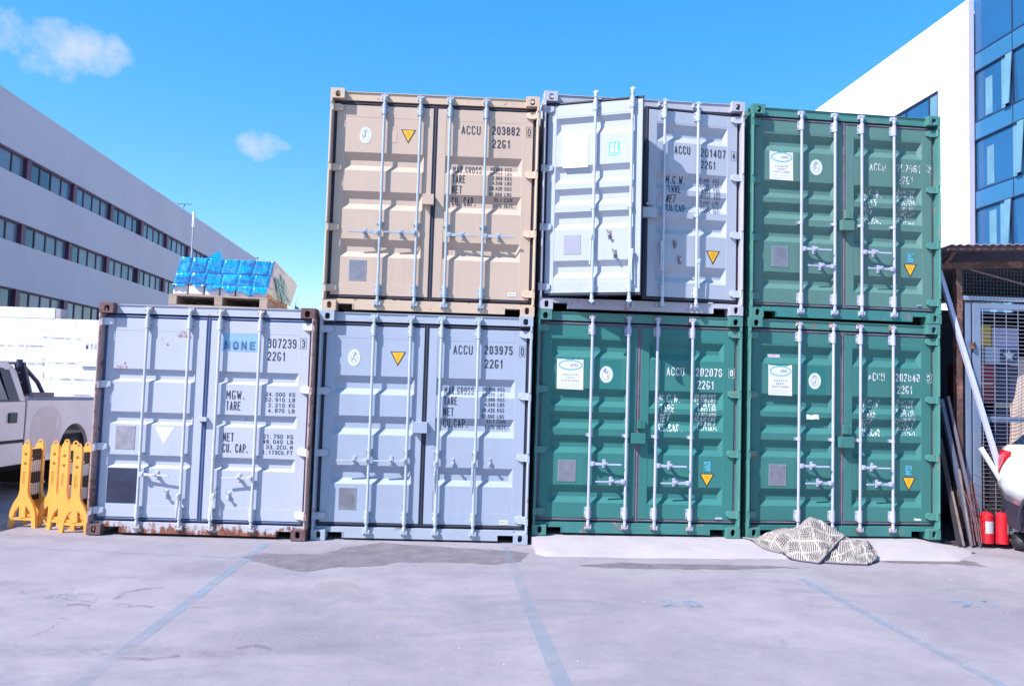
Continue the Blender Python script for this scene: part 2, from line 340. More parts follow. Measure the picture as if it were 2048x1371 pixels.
def container(key, org, yawz, rl, spec):
    P = spec['paint']; PF = spec.get('frame', P); HW = spec['hardware']; RUB = spec['rubber']
    t = empty('shipping_container', org, (0, -rl, yawz))
    tag(t, spec['label'], 'container', 'shipping containers stacked in the yard')
    W, H = CWD, CH
    # corner castings
    for cx in (0, 1):
        for cz in (0, 1):
            for cy in (0, 1):
                x0 = 0 if cx == 0 else W - .162; z0 = 0 if cz == 0 else H - .118
                mb = MB(); y0 = 0 if cy == 0 else CL - .178; sg = 1 if cy == 0 else -1; yf = 0 if cy == 0 else CL
                cxm = x0 + .081; czm = z0 + .059; hx = (.005 if cx == 0 else -.005); hz = -.010 if cz else .002
                mb.plate_hole((cxm, yf, czm), (1, 0, 0), (0, 0, 1), (0, sg, 0), .162, .118, .058 if cz else .050, .072 if cz else .078, .03, (hx, hz))
                ox_ = 0 if cx == 0 else W; sx_ = 1 if cx == 0 else -1
                mb.plate_hole((ox_, yf + sg * .104, czm), (0, 1, 0), (0, 0, 1), (sx_, 0, 0), .148, .118, .06, .075, .028, (0, hz))
                zt = H if cz else 0; sz_ = -1 if cz else 1
                xa = x0 + (.028 if cx == 0 else 0); 
                mb.plate_hole((xa + .067, yf + sg * .104, zt), (1, 0, 0), (0, 1, 0), (0, 0, sz_), .134, .148, .062, .10, .028)
                zi = z0 if cz else z0 + .106; ya, yb = sorted((yf + sg * .03, yf + sg * .178))
                mb.box(xa, xa + .134, ya, yb, zi, zi + .012)
                xi = x0 + .150 if cx == 0 else x0; mb.box(xi, xi + .012, ya, yb, z0 + .012 if cz else z0 + .028, z0 + (.09 if cz else .106))
                yi = yf + sg * .172; mb.box(xa + .001, xa + .132, min(yi, yi + sg * .006), max(yi, yi + sg * .006), z0 + .012 if cz else z0 + .028, z0 + (.09 if cz else .106))
                mb.build('corner_casting', spec.get('casting', PF), t, bevel=.006 if cy == 0 else 0)
    # corner posts, header, sill, walls
    for s in (0, 1):
        mb = MB(); X = (lambda v: v) if s == 0 else (lambda v: W - v)
        def bx(a, b, *r): mb.box(min(X(a), X(b)), max(X(a), X(b)), *r)
        bx(.002, .030, .006, .16, .118, H - .118); bx(.030, .033, .05, .16, .1181, H - .1181); bx(.033, .150, .155, .165, .118, H - .118)
        for za, zb in ((.13, .215), (.31, .92), (1.02, 1.62), (1.715, 2.325), (2.42, 2.47)):
            mb.cyl((X(.016), .004, za), (X(.016), .004, zb), .0135, 10)
        mb.build('corner_post', spec.get('post', PF), t, bevel=.003)
        mb = MB(); xs = .012
        pts = []; y = .166; k = 0                                   # corrugated side wall
        while y < CL - .18:
            for dy, off in ((0, 0), (.07, 0), (.068, .036), (.07, .036), (.068, 0)):
                y += dy
                if y > CL - .17: break
                pts.append((X(xs + off), y))
        n = len(pts); vs = [(x, y, .16) for x, y in pts] + [(x, y, H - .07) for x, y in pts]
        mb.add(vs, [(i, i + 1, n + i + 1, n + i) for i in range(n - 1)])
        bx(.004, .06, .18, CL - .18, .04, .16); bx(.004, .06, .18, CL - .18, H - .075, H - .012)
        mb.build('side_wall', P, t)
        mb = MB(); bx(.01, .15, CL - .15, CL - .02, .118, H - .118); mb.build('rear_post', PF, t)
    mb = MB()
    mb.box(.162, W - .162, D - .004, D + .09, 2.478, H - .016); mb.box(.034, .162, D - .004, D + .06, 2.4735, 2.4738)
    mb.box(.162, W - .162, D - .016, D + .09, H - .020, H - .012)
    mb.build('header_rail', PF, t, bevel=.003)
    mb = MB(); zb = .022; zt = .143; yy = D - .018
    poly = [(.162, .0851), (.162, zt), (W - .162, zt), (W - .162, .0851), (2.268, .0851), (2.268, .087), (2.090, .087), (2.090, zb), (.345, zb), (.345, .087), (.170, .087), (.170, .0851)]
    mb.prism(poly, 'y', yy, D + .10)
    mb.box(.338, .348, yy - .006, yy - .0005, zb, .093); mb.box(2.087, 2.097, yy - .006, yy - .0005, zb, .093)
    mb.box(.175, .338, yy - .006, yy - .0005, .0865, .094); mb.box(2.097, 2.262, yy - .006, yy - .0005, .0865, .094)
    mb.box(.034, .162, D, D + .08, .1182, .142); mb.box(W - .162, W - .034, D, D + .08, .1182, .142)
    mb.build('door_sill', spec.get('sill', PF), t, bevel=.002)
    mb = MB(); mb.box(.06, W - .06, .20, CL - .1, H - .040, H - .020)
    for k in range(24): mb.box(.07, W - .07, .3 + k * .235, .3 + k * .235 + .12, H - .020, H - .010)
    mb.build('roof', P, t)
    mb = MB(); mb.box(.06, W - .06, .20, CL - .1, .10, .13); mb.build('floor', mat('plywood_floor', (.12, .08, .05), .8), t)
    mb = MB()
    for k in range(8): mb.box(.15 + k * .268, .15 + k * .268 + .14, CL - .09, CL - .06, .12, H - .1)
    mb.box(.15, W - .15, CL - .06, CL - .055, .12, H - .08); mb.box(.162, W - .162, CL - .10, CL - .02, H - .09, H - .02); mb.box(.162, W - .162, CL - .10, CL - .02, .02, .12)
    mb.build('rear_wall', P, t)
    # cam keepers on header and sill
    rods = spec['rods']
    for ur in rods:
        for zz, sg in ((2.528, 1), (.098, -1)):
            mb = MB(); ky = D - .004 if sg > 0 else D - .018
            mb.box(ur - .040, ur - .022, ky - .034, ky - .0005, zz - .024, zz + .024); mb.box(ur + .022, ur + .040, ky - .034, ky - .0005, zz - .024, zz + .024)
            mb.box(ur - .040, ur + .040, ky - .010, ky - .001, zz + sg * .026, zz + sg * .036)
            mb.build('cam_keeper', spec.get('keeper', HW), t, bevel=.003)
    ribs = spec['ribs']; uL, uR = spec['panel']; rec = spec.get('rec', .044); dep = prof(ribs, uL, uR, rec, spec.get('sl', .045))
    z0, z1 = .192, 2.425
    doors = []
    for s in (0, 1):
        hx = .036 if s == 0 else W - .036; org2 = (hx, D + .02, 0)
        if s == 0: a, b, pl, pr = .072, 1.192, uL, uR
        else: a, b, pl, pr = 1.248, W - .068, CWD - uR + .012, CWD - uL - .02
        mb = door_leaf(pl, pr, a, b, z0, z1, ribs, dep, 2.285, .327, None, org2, t)
        d = mb.build('door', P, t, org2, loc=org2, bevel=.0022)
        d.rotation_euler = (0, 0, spec.get('open', (0, 0))[s])
        if s in spec.get('door_label', {}): tag(d, spec['door_label'][s])
        doors.append((d, org2))
        # rubber gasket round the leaf
        mb = MB(); g0, g1 = D + .012, D + .045
        ga, gb = (.034, a) if s == 0 else (b, W - .036)
        mb.box(ga, gb, g0, g1, .158, 2.462)
        ia, ib = (b, b + .006) if s == 0 else (1.200, a)
        xa, xb = (a, b)
        mb.box(xa, xb, g0, g1, z1, 2.462); mb.box(xa, xb, g0, g1, .158, z0)
        mb.box(ia, ib, g0 - .004 * s, g1, .158, 2.462)
        mb.cyl((xa, g0, 2.445), (xb, g0, 2.445), .012, 8); mb.cyl((xa, g0, .172), (xb, g0, .172), .012, 8)
        mb.cyl(((ia + ib) / 2, g0, .16), ((ia + ib) / 2, g0, 2.46), .011, 8)
        mb.build('gasket', RUB, d, org2)
        # hinges
        for hz in (2.378, 1.668, .968, .262):
            mb = MB(); sg = 1 if s == 0 else -1; e = .030 if s == 0 else W - .030
            q = [(0, -.040), (0, .040), (.078, .044), (.118, .032), (.118, -.020), (.080, -.036)]
            q = [(e + sg * x, hz + z) for x, z in q]
            if s: q = q[::-1]
            n = len(q); yf = [.030 if i in (0, 1) else (.046 if i in (2, 5) else .062) for i in range(6)]
            if s: yf = yf[::-1]
            vs = [(p[0], yf[i] + .004, p[1]) for i, p in enumerate(q)] + [(p[0], D + .002, p[1]) for p in q]
            mb.add(vs, [tuple(range(n)), tuple(range(2 * n - 1, n - 1, -1))] + [(i, n + i, n + (i + 1) % n, (i + 1) % n) for i in range(n)])
            mb.cyl((e, .022, hz - .042), (e, .022, hz + .042), .016, 12)
            mb.build('hinge', spec.get('hinge', PF), d, org2, bevel=.003)
        # locking rods with cams and brackets
        ry = D - .040
        for ur in rods[2 * s:2 * s + 2]:
            mb = MB(); mb.cyl((ur, ry, .125), (ur, ry, 2.50), .0165, 14)
            for zz, sg in ((2.505, 1), (.12, -1)):
                mb.cyl((ur, ry, zz - sg * .03), (ur, ry, zz + sg * .012), .021, 12)
                mb.box(ur - .016, ur + .016, ry - .016, ry + .018, min(zz + sg * .012, zz + sg * .032), max(zz + sg * .012, zz + sg * .032))
                mb.prism([(ur - .030, zz + sg * .020), (ur - .012, zz + sg * .014), (ur + .012, zz + sg * .016), (ur + .034, zz + sg * .026), (ur + .024, zz + sg * .040), (ur - .024, zz + sg * .038)][::sg], 'y', ry - .014, ry + .010)
                mb.cyl((ur, ry, min(zz + sg * .03, zz + sg * .05)), (ur, ry, max(zz + sg * .03, zz + sg * .05)), .012, 10)
            mb.build('lock_rod', HW, d, org2)
            for zz, hh, hw in ((2.38, .062, .042), (.258, .068, .042), (spec['mid'], .020, .044)):
                mb = MB()
                mb.box(ur - hw, ur + hw, D - .006, D - .0005, zz - hh * .85, zz + hh * .85)
                mb.cyl((ur, ry + .002, zz - hh), (ur, ry + .002, zz + hh), .026 if hh > .03 else .022, 14)
                mb.box(ur - .025, ur + .025, ry + .002, D - .002, zz - hh * .9, zz + hh * .9)
                for ax in (-1, 1):
                    for az in ((-1, 1) if hh > .03 else (0,)):
                        mb.cyl((ur + ax * (hw - .007), D - .0125, zz + az * hh * .5), (ur + ax * (hw - .007), D - .004, zz + az * hh * .5), .0058, 8, 1)
                mb.build('rod_bracket', [HW, spec['bolt']], d, org2, bevel=.002)
        # handles and catches
        for (us, kind, zh, sg, length) in spec['handles']:
            if (us > 1.22) != (s == 1): continue
            mb = MB(); hy = ry - .022
            if kind == 'h':
                mb.box(min(us + sg * .012, us + sg * .052), max(us + sg * .012, us + sg * .052), hy - .006, ry + .012, zh - .026, zh + .026)
                mb.cyl((us + sg * .034, hy - .012, zh), (us + sg * .034, hy - .004, zh), .009, 10)
                mb.bar((us + sg * .05, hy + .008, zh), (us + sg * .17, hy, zh - .004), .010, .036, up=(0, 0, 1), h2=.020)
                mb.bar((us + sg * .17, hy, zh - .004), (us + sg * length, hy - .012, zh - .004), .013, .018)
            else:
                xo = us + sg * .024
                mb.box(xo - .018, xo + .018, hy - .006, ry + .010, zh - .034, zh + .026)
                mb.cyl((xo, hy - .012, zh), (xo, hy - .004, zh), .009, 10)
                mb.bar((xo, hy + .004, zh - .03), (xo - .006, hy - .004, zh - .16), .026, .010, up=(0, 1, 0), w2=.016)
                mb.bar((xo - .006, hy - .004, zh - .16), (xo + .004 * sg, hy + .004, zh - length), .017, .012, up=(0, 1, 0))
            mb.build('handle', HW, d, org2, bevel=.002)
        for (us, zz, deg, bare) in spec['catches']:
            if (us > 1.22) != (s == 1): continue
            mb = MB(); dd = dep(us, zz)
            mb.box(us - .019, us + .019, dd - .006, dd - .0005, zz - .052, zz + .046)
            mb.cyl((us, dd - .012, zz + .032), (us, dd - .004, zz + .032), .008, 10); mb.cyl((us, dd - .012, zz - .036), (us, dd - .004, zz - .036), .008, 10)
            mb.box(us - .014, us + .014, dd - .052, dd - .006, zz - .022, zz - .012)
            mb.box(us - .014, us + .014, dd - .056, dd - .050, zz - .022, zz + .008)
            if not bare:
                mb.prism([(us - .028, zz + .002), (us - .010, zz - .010), (us + .022, zz - .004), (us + .030, zz + .012), (us + .006, zz + .028), (us - .018, zz + .022)], 'y', dd - .074, dd - .066)
                mb.cyl((us, dd - .082, zz + .008), (us, dd - .006, zz + .008), .011, 10)
            else:
                mb.cyl((us - .004, dd - .034, zz + .014), (us - .004, dd - .006, zz + .014), .012, 10)
                mb.bar((us - .004, dd - .032, zz + .014), (us - .030, dd - .040, zz + .048), .016, .008, up=(0, 1, 0))
            mb.build('handle_catch', spec['catchmat'], d, org2, bevel=.0015)
    for fn in spec['extras']: fn(t, doors, dep)
    return t

def decal(doors, s, name, u0, u1, z0, z1, m, dep, th=.002, lift=.0, label=None, poly=None):
    d, og = doors[s]; mb = MB(); y = dep((u0 + u1) / 2, (z0 + z1) / 2) - lift
    if poly: mb.prism(poly, 'y', y - th, y - .0003)
    else: mb.box(u0, u1, y - th, y - .0003, z0, z1)
    o = mb.build(name, m, d, og); 
    if label: tag(o, label)
    return o
def ellipse(cx, cz, rx, rz, n=32): return [(cx + rx * cos(2 * pi * i / n), cz + rz * sin(2 * pi * i / n)) for i in range(n)]
def ring(mb, cx, cz, rx, rz, t, y, mi=0, n=36):
    vs = [(cx + rx * cos(2 * pi * i / n), y, cz + rz * sin(2 * pi * i / n)) for i in range(n)] + [(cx + (rx - t) * cos(2 * pi * i / n), y, cz + (rz - t) * sin(2 * pi * i / n)) for i in range(n)]
    mb.add(vs, [(i, (i + 1) % n, n + (i + 1) % n, n + i) for i in range(n)], mi)

WHITE = lambda: mat('sticker_white', (.66, .68, .73), .45, var=.03)
def seal(s, cx, cz, rx=.070, rz=.098, ink=None):
    def fn(t, doors, dep):
        d, og = doors[s]; y = dep(cx, cz); mb = MB(); mb.prism(ellipse(cx, cz, rx, rz), 'y', y - .002, y - .0003)
        ring(mb, cx, cz, rx * .60, rz * .66, .006, y - .0026, 1); ring(mb, cx, cz, rx * .97, rz * .97, .003, y - .0026, 2)
        rr = random.Random(int(cx * 1000)); 
        for k in range(9):                                       # engraved figure inside the oval
            t0 = rr.uniform(-.5, .5) * rz; x0 = rr.uniform(-.42, .42) * rx
            stroke(mb, [(cx + x0, cz + t0), (cx + x0 * .4, cz + t0 + .018), (cx + x0 + rr.uniform(-.014, .014), cz + t0 + .034)], .0045, lambda a, b, k=k: y - .003 - k * .0002, 1)
        for k in range(22):                                      # tiny lettering round the rim
            a = 2 * pi * k / 22; p = (cx + rx * .80 * cos(a), cz + rz * .82 * sin(a))
            stroke(mb, [p, (p[0] + .006 * cos(a), p[1] + .007 * sin(a))], .003, lambda a, b: y - .003, 2)
        mb.build('inspection_seal', [WHITE(), ink or mat('seal_ink', (.16, .20, .36), .5), mat('seal_rim', (.45, .52, .68), .5)], d, og, fixn=False)
    return fn
def warn(s, uL, uR, zt, zb):
    def fn(t, doors, dep):
        d, og = doors[s]; cu = (uL + uR) / 2; y = dep(cu, (zt + zb) / 2); mb = MB()
        mb.prism([(uL, zt), (uR, zt), (cu, zb)], 'y', y - .002, y - .0003)
        i = .013; mb.prism([(uL + i * 1.5, zt - i * .75), (uR - i * 1.5, zt - i * .75), (cu, zb + i * 1.9)], 'y', y - .0032, y - .0021, 1)
        for k, wd in enumerate((.060, .052, .050, .036, .024, .018, .012)):
            z = zt - .028 - k * .0135
            for q in range(max(1, int(wd / .012))):
                xx = cu - wd / 2 + (q + .5) * wd / max(1, int(wd / .012)); stroke(mb, [(xx - .003, z), (xx + .004, z)], .0045, lambda a, b: y - .0040, 2)
        mb.build('warning_triangle', [mat('warn_border', (.03, .025, .03), .5), mat('warn_yellow', (.80, .42, .015), .45, var=.05), mat('warn_text', (.42, .16, .01), .5)], d, og)
    return fn
def dplate(s, u0, u1, z0, z1, m=None, lines=False):
    def fn(t, doors, dep):
        d, og = doors[s]; y = dep(u0, z1 - .01) ; y = min(y, FD + .003); mb = MB(); mb.box(u0, u1, y - .004, y - .0004, z0, z1)
        mb.box(u0 + .005, u1 - .005, y - .0046, y - .0041, z0 + .005, z1 - .005, 1)
        for xx in (u0 + .008, u1 - .008):
            for zz in (z0 + .01, (z0 + z1) / 2, z1 - .01): mb.cyl((xx, y - .009, zz), (xx, y - .0044, zz), .0050, 8, 2)
        if lines:
            for k in range(10):
                z = z1 - .025 - k * (z1 - z0 - .05) / 10
                for q in range(7):
                    xx = u0 + .02 + q * (u1 - u0 - .04) / 7; stroke(mb, [(xx, z), (xx + .011, z)], .004, lambda a, b: y - .0052, 3)
        mb.build('data_plate', [mat('plate_edge', (.42, .43, .48), .35, .6), m or mat('plate_face', (.23, .23, .28), .42, .45, var=.18, vscale=9), mat('rivet', (.5, .5, .55), .4, .7), mat('plate_text', (.10, .10, .13), .5)], d, og)
    return fn
def lockbox(s, u0, u1, z0, z1, dpt=.075, m=None, small=None):
    def fn(t, doors, dep):
        d, og = doors[s]; mb = MB(); mb.box(u0, u1, D - dpt, D - .001, z0, z1)
        if small: mb.box(small[0], small[1], D - .045, D - .001, small[2], small[3]); mb.box((small[0] + small[1]) / 2 - .004, (small[0] + small[1]) / 2 + .004, D - .052, D - .0455, small[2], small[3])
        mb.build('lock_box', m, d, og, bevel=.003)
    return fn
def lettering(s, m, items, name='lettering', slant=0.0):
    def fn(t, doors, dep):
        d, og = doors[s]
        for it in items:
            mb = MB()
            st, u0, u1, z0, z1, tk = it[:6]; kw = it[6] if len(it) > 6 else {}
            kw = dict(kw); text(mb, st, u0, u1, z0, z1, tk, dep, slant=kw.pop('slant', slant), **kw)
            mb.build(name, m, d, og, fixn=False)
    return fn
def boxed(s, m, ch, u0, u1, z0, z1, tk, lab='check digit'):
    def fn(t, doors, dep):
        d, og = doors[s]; mb = MB(); w_ = u1 - u0
        if ch: text(mb, ch, u0 + w_ * .24, u1 - w_ * .24, z0 + .016, z1 - .016, tk, dep)
        stroke(mb, [(u0, z0), (u0, z1), (u1, z1), (u1, z0), (u0 + .002, z0)], .003, lambda a, b: dep(a, b) - .0025)
        mb.build('check_digit', m, d, og, fixn=False)
    return fn
def rect(s, name, u0, u1, z0, z1, m, lift=.0, th=.002, label=None, ragged=None):
    def fn(t, doors, dep):
        poly = None
        if ragged:
            rr = random.Random(ragged); poly = []
            n = 9
            for i in range(n): poly.append((u0 + (u1 - u0) * i / n, z0 + rr.uniform(-.003, .004)))
            for i in range(5): poly.append((u1 + rr.uniform(-.003, .004), z0 + (z1 - z0) * i / 5))
            for i in range(n): poly.append((u1 - (u1 - u0) * i / n, z1 + rr.uniform(-.016, .004)))
            for i in range(5): poly.append((u0 + rr.uniform(-.004, .003), z1 - (z1 - z0) * i / 5))
        decal(doors, s, name, u0, u1, z0, z1, m, dep, th, lift, label, poly)
    return fn
def notice(s, u0, u1, z0, z1, faded=False):
    def fn(t, doors, dep):
        d, og = doors[s]; y = dep((u0 + u1) / 2, (z0 + z1) / 2) - .001; mb = MB()
        n = 12; rr = random.Random(int(u0 * 999)); top = [(u1 - (u1 - u0) * i / n, z1 + rr.uniform(-.008, .003) - .010 * sin(pi * i / n)) for i in range(n + 1)]
        poly = [(u0 + .004, z0), (u1 + .004, z0 - .004)] + top; mb.prism(poly, 'y', y - .003, y - .0004)
        cx = (u0 + u1) / 2 + .004; w_ = u1 - u0; h_ = z1 - z0; ins = 3 if faded else 1
        ring(mb, cx, z1 - h_ * .205, w_ * .455, h_ * .175, .015 if not faded else .006, y - .0036, 1 if not faded else 3)
        if not faded:
            mb.box(cx - .055, cx - .002, y - .0040, y - .0036, z1 - h_ * .275, z1 - h_ * .13, 3)
            text(mb, 'ACCU', cx + .002, cx + .085, z1 - h_ * .25, z1 - h_ * .155, .010, lambda a, b: y, 2)
            text(mb, 'ATLANTIC', cx - .085, cx + .085, z0 + h_ * .445, z0 + h_ * .505, .0065, lambda a, b: y, 2)
            text(mb, 'COAST', cx - .055, cx + .055, z0 + h_ * .345, z0 + h_ * .405, .0065, lambda a, b: y, 2)
            text(mb, 'CONTAINER', cx - .105, cx + .105, z0 + h_ * .245, z0 + h_ * .305, .0065, lambda a, b: y, 2)
        else:
            text(mb, 'M', cx - .02, cx + .012, z1 - h_ * .24, z1 - h_ * .18, .005, lambda a, b: y, 3)
            for k, ww in enumerate((.07, .05, .08)):
                for q in range(6): stroke(mb, [(cx - ww + q * ww / 3, z0 + h_ * (.46 - .1 * k)), (cx - ww + q * ww / 3 + .014, z0 + h_ * (.46 - .1 * k))], .010, lambda a, b: y - .004, 3)
        for k in (0, 1):
            for q in range(13):
                if faded: break
                xx = cx - .125 + q * .0195; zz = z0 + h_ * (.155 - .085 * k); stroke(mb, [(xx, zz), (xx + .013, zz)], .007, lambda a, b: y - .0042, 4)
        mb.build('notice_sheet', [mat('notice_paper', (.64, .64, .70), .5, var=.03), mat('notice_blue', (.12, .40, .66), .5), mat('notice_ink', (.20, .26, .42), .5), mat('notice_pale', (.62, .72, .76), .5), mat('notice_small', (.55, .55, .68), .5)], d, og)
    return fn
def gl(s, u0, u1, z0, z1):
    def fn(t, doors, dep):
        d, og = doors[s]; y = dep(u0, z1) ; mb = MB(); mb.box(u0, u1, y - .002, y - .0004, z0, z1, 0)
        text(mb, 'GL', u0 + .018, u1 - .010, z0 + .035, z1 - .016, .017, lambda a, b: y, 1, slant=.08)
        stroke(mb, [(u0 + .01, z0 + .016), (u1 - .01, z0 + .016)], .006, lambda a, b: y - .003, 1)
        mb.build('class_mark', [mat('gl_teal', (.10, .62, .58), .5), WHITE()], d, og)
    return fn
def tealgrid(s, u0, u1, z0, z1):
    def fn(t, doors, dep):
        d, og = doors[s]; y = dep(u0, z1); mb = MB(); mb.box(u0, u1, y - .002, y - .0004, z0, z1, 0); rr = random.Random(int(u0 * 777))
        for k in range(6):
            for q in range(3):
                if rr.random() < .2: continue
                xx = u0 + .012 + q * .026; zz = z0 + .012 + k * .019; stroke(mb, [(xx, zz), (xx + .017, zz + rr.uniform(-.004, .004))], .008, lambda a, b: y - .003, 1)
        mb.build('inspection_tag', [mat('tag_teal', (.02, .20, .26), .5), mat('tag_pale', (.18, .50, .62), .5)], d, og)
    return fn
def ryc(s, u0, u1, z0, z1):
    def fn(t, doors, dep):
        d, og = doors[s]; y = FD; mb = MB(); mb.box(u0, u1, y - .002, y - .0004, z0, z1); text(mb, 'RYC', u0 + .014, u1 - .014, z0 + .014, z1 - .014, .006, lambda a, b: y, 1)
        mb.build('owner_label', [WHITE(), mat('ryc_ink', (.10, .20, .38), .5)], d, og)
    return fn

# paints
TAN = mat('paint_tan', (.465, .355, .290), .48, var=.045, vscale=1.6, streak=.16, bump=.05, bscale=3, chip=0)
TANF = mat('paint_tan_frame', (.50, .375, .285), .5, var=.05, rust=.12, rscale=7)
BLUE = mat('paint_greyblue', (.302, .350, .455), .46, var=.045, vscale=1.6, streak=.15, bump=.05, bscale=3)
BLUEF = mat('paint_greyblue_frame', (.325, .365, .455), .5, var=.05, rust=.10, rscale=7)
PALE = mat('paint_pale_grey', (.385, .405, .50), .5, var=.04, vscale=1.4, streak=.14, scol=(.30, .30, .40), bump=.06, bscale=3, rust=.10, rscale=2.6)
PALEF = mat('paint_pale_header', (.38, .40, .49), .5, var=.05, rust=.20, rscale=5)
PALES = mat('paint_pale_sill', (.40, .41, .47), .55, var=.06, rust=.75, rscale=5, rust_z=(.02, .15))
WHT = mat('paint_white_grey', (.365, .395, .475), .44, var=.035, vscale=1.6, streak=.10, bump=.05, bscale=3)
WHTF = mat('paint_white_grey_frame', (.38, .37, .44), .5, var=.06, rust=.08, rscale=6, rcol=(.25, .08, .07))
GRN1 = mat('paint_green_faded', (.085, .180, .165), .55, spec=.3, var=.07, vscale=1.3, streak=.22, scol=(.11, .21, .20), bump=.05, bscale=3)
GRN2 = mat('paint_green', (.034, .162, .152), .52, spec=.3, var=.07, vscale=1.3, streak=.18, scol=(.04, .19, .20), bump=.05, bscale=3)
GRN3 = mat('paint_green_dull', (.042, .162, .152), .52, spec=.3, var=.07, vscale=1.3, streak=.2, scol=(.05, .20, .20), bump=.05, bscale=3)
GRNF = mat('paint_green_frame', (.055, .185, .170), .5, var=.10, rust=.16, rscale=6, rcol=(.20, .10, .08))
GRNS = mat('paint_green_sill', (.036, .172, .168), .5, var=.1, rust=.28, rscale=5, rcol=(.20, .12, .12))
RUST = mat('rusty_brown', (.125, .070, .075), .85, var=.35, vscale=9, bump=.3, bscale=30)
POSTR = mat('rusty_post', (.40, .27, .25), .8, var=.25, vscale=3, rust=.42, rscale=7, rcol=(.20, .085, .070), bump=.2, bscale=25)
GALV = mat('galvanised', (.36, .42, .50), .42, .30, var=.10, vscale=12)
HWP = mat('hardware_lilac', (.40, .41, .58), .45, .05, var=.06, vscale=8)
HWG = mat('hardware_pale', (.46, .48, .55), .5, .05, var=.08, vscale=8, rust=.12, rscale=9)
HWB = mat('hardware_bluegrey', (.40, .45, .54), .45, .1, var=.08, vscale=8)
HWW = mat('hardware_white', (.44, .50, .60), .42, .1, var=.08, vscale=8, rust=.06, rscale=9)
BOLT = mat('dark_bolt', (.10, .09, .13), .6, .3)
BOLTR = mat('rusty_bolt', (.13, .035, .035), .8)
KEEPR = mat('rusty_keeper', (.42, .34, .36), .7, var=.2, rust=.5, rscale=12)
RUBN = mat('rubber_navy', (.020, .022, .045), .6, var=.3)
RUBB = mat('rubber_faded_blue', (.055, .085, .20), .6, var=.25)
RUBG = mat('rubber_brown', (.12, .105, .14), .7, var=.3, vscale=6)
INK = mat('ink_navy', (.022, .024, .050), .55, var=.2)
INKW = mat('ink_navy_worn', (.05, .05, .09), .55, var=.2, alpha_worn=(30, .38))
WOR1 = mat('ink_white_worn', (.72, .70, .72), .6, alpha_worn=(26, .40))
WOR2 = mat('ink_white_peeling', (.66, .62, .66), .6, alpha_worn=(24, .50))
WOR3 = mat('ink_white_half', (.72, .70, .74), .6, alpha_worn=(26, .45))

rodA = [.622, 1.043, 1.390, 1.813]; rodC = [.650, 1.080, 1.428, 1.850]; rodB = [.535, 1.012, 1.358, 1.815]
def ptsA(num, two):   # lettering of the two 203... containers
    return [
        lettering(1, INK, [('ACCU', 1.525, 1.748, 2.135, 2.237, .0105), (num, 1.886, 2.210, 2.145, 2.243, .0130), ('22G1', 1.892, 2.100, 1.985, 2.085, .0125)], 'serial_number'),
        boxed(1, INK, '0', 2.290, 2.354, 2.125, 2.250, .009),
        lettering(1, INKW, [('MAX.GROSS', 1.436, 1.775, 1.670, 1.760, .0095)], 'gross_weight_title'),
        lettering(1, INK, [('TARE', 1.438, 1.585, 1.552, 1.643, .0100), ('NET', 1.436, 1.552, 1.425, 1.518, .0100), (two, 1.436, 1.712, 1.292, 1.387, .0100)], 'weight_title'),
        lettering(1, INK, [('30.480', 1.876, 2.020, 1.722, 1.764, .0058), ('KGS', 2.052, 2.132, 1.722, 1.764, .0058),
                           ('2.060', 1.908, 2.020, 1.604, 1.645, .0058), ('KGS', 2.052, 2.132, 1.604, 1.645, .0058), ('4.540', 1.908, 2.020, 1.545, 1.587, .0058), ('LBS', 2.052, 2.132, 1.545, 1.587, .0058),
                           ('28.420', 1.876, 2.020, 1.480, 1.523, .0058), ('KGS', 2.052, 2.132, 1.480, 1.523, .0058), ('62.660', 1.876, 2.020, 1.410, 1.452, .0058), ('LBS', 2.052, 2.132, 1.410, 1.452, .0058),
                           ('33.1', 1.930, 2.020, 1.350, 1.393, .0062), ('CUM', 2.052, 2.148, 1.350, 1.393, .0062), ('1.170', 1.915, 2.020, 1.286, 1.328, .0055), ('CU.FT.', 2.052, 2.165, 1.286, 1.328, .0055)], 'weight_figure'),
        lettering(1, INKW, [('67.200', 1.876, 2.020, 1.660, 1.700, .0055), ('LBS', 2.052, 2.132, 1.660, 1.700, .0055)], 'worn_weight_figure'),
    ]
def ptsC(num, m, chk, dz=0.0, fig=('30.480', '67.200', '2.130', '4.695', '28.350', '62.505', '33.2', '1.173'), du=0.0, m2=None):
    m2 = m2 or m; o = []
    o.append(lettering(1, m, [('ACCU', 1.552 + du, 1.763 + du, 1.880 + dz, 1.977 + dz, .0098), (num, 1.905 + du, 2.222 + du, 1.882 + dz, 1.978 + dz, .0118), ('22G1', 1.925 + du, 2.125 + du, 1.732 + dz, 1.830 + dz, .0110)], 'serial_number'))
    o.append(boxed(1, m, chk, 2.303 + du, 2.372 + du, 1.875 + dz, 1.985 + dz, .012))
    its = [('M.G.W.', 1.472 + du, 1.735 + du, 1.553, 1.650, .0095, dict(slant=.10)), ('TARE', 1.482 + du, 1.655 + du, 1.440, 1.530, .0095), ('NET', 1.474 + du, 1.600 + du, 1.328, 1.420, .0115, dict(slant=.10)), ('CU.CAP.', 1.474 + du, 1.748 + du, 1.212, 1.302, .0110)]
    o.append(lettering(1, m2, its, 'weight_title'))
    zz = [1.618, 1.566, 1.512, 1.462, 1.400, 1.345, 1.292, 1.235]; its = []
    for k, (z, s_) in enumerate(zip(zz, fig)):
        un = ('KGS', 'LBS', 'KGS', 'LBS', 'KGS', 'LBS', 'CU.M', 'CU.FT.')[k]; u0 = 1.902 + (0 if len(s_) == 6 else (.03 if len(s_) == 5 else .045)) + du
        its += [(s_, u0, 2.050 + du, z, z + .043, .0064), (un, 2.072 + du, 2.155 + du + (.03 if k == 7 else 0), z, z + .043, .0064)]
    o.append(lettering(1, m2, its, 'weight_figure', slant=.12))
    return o
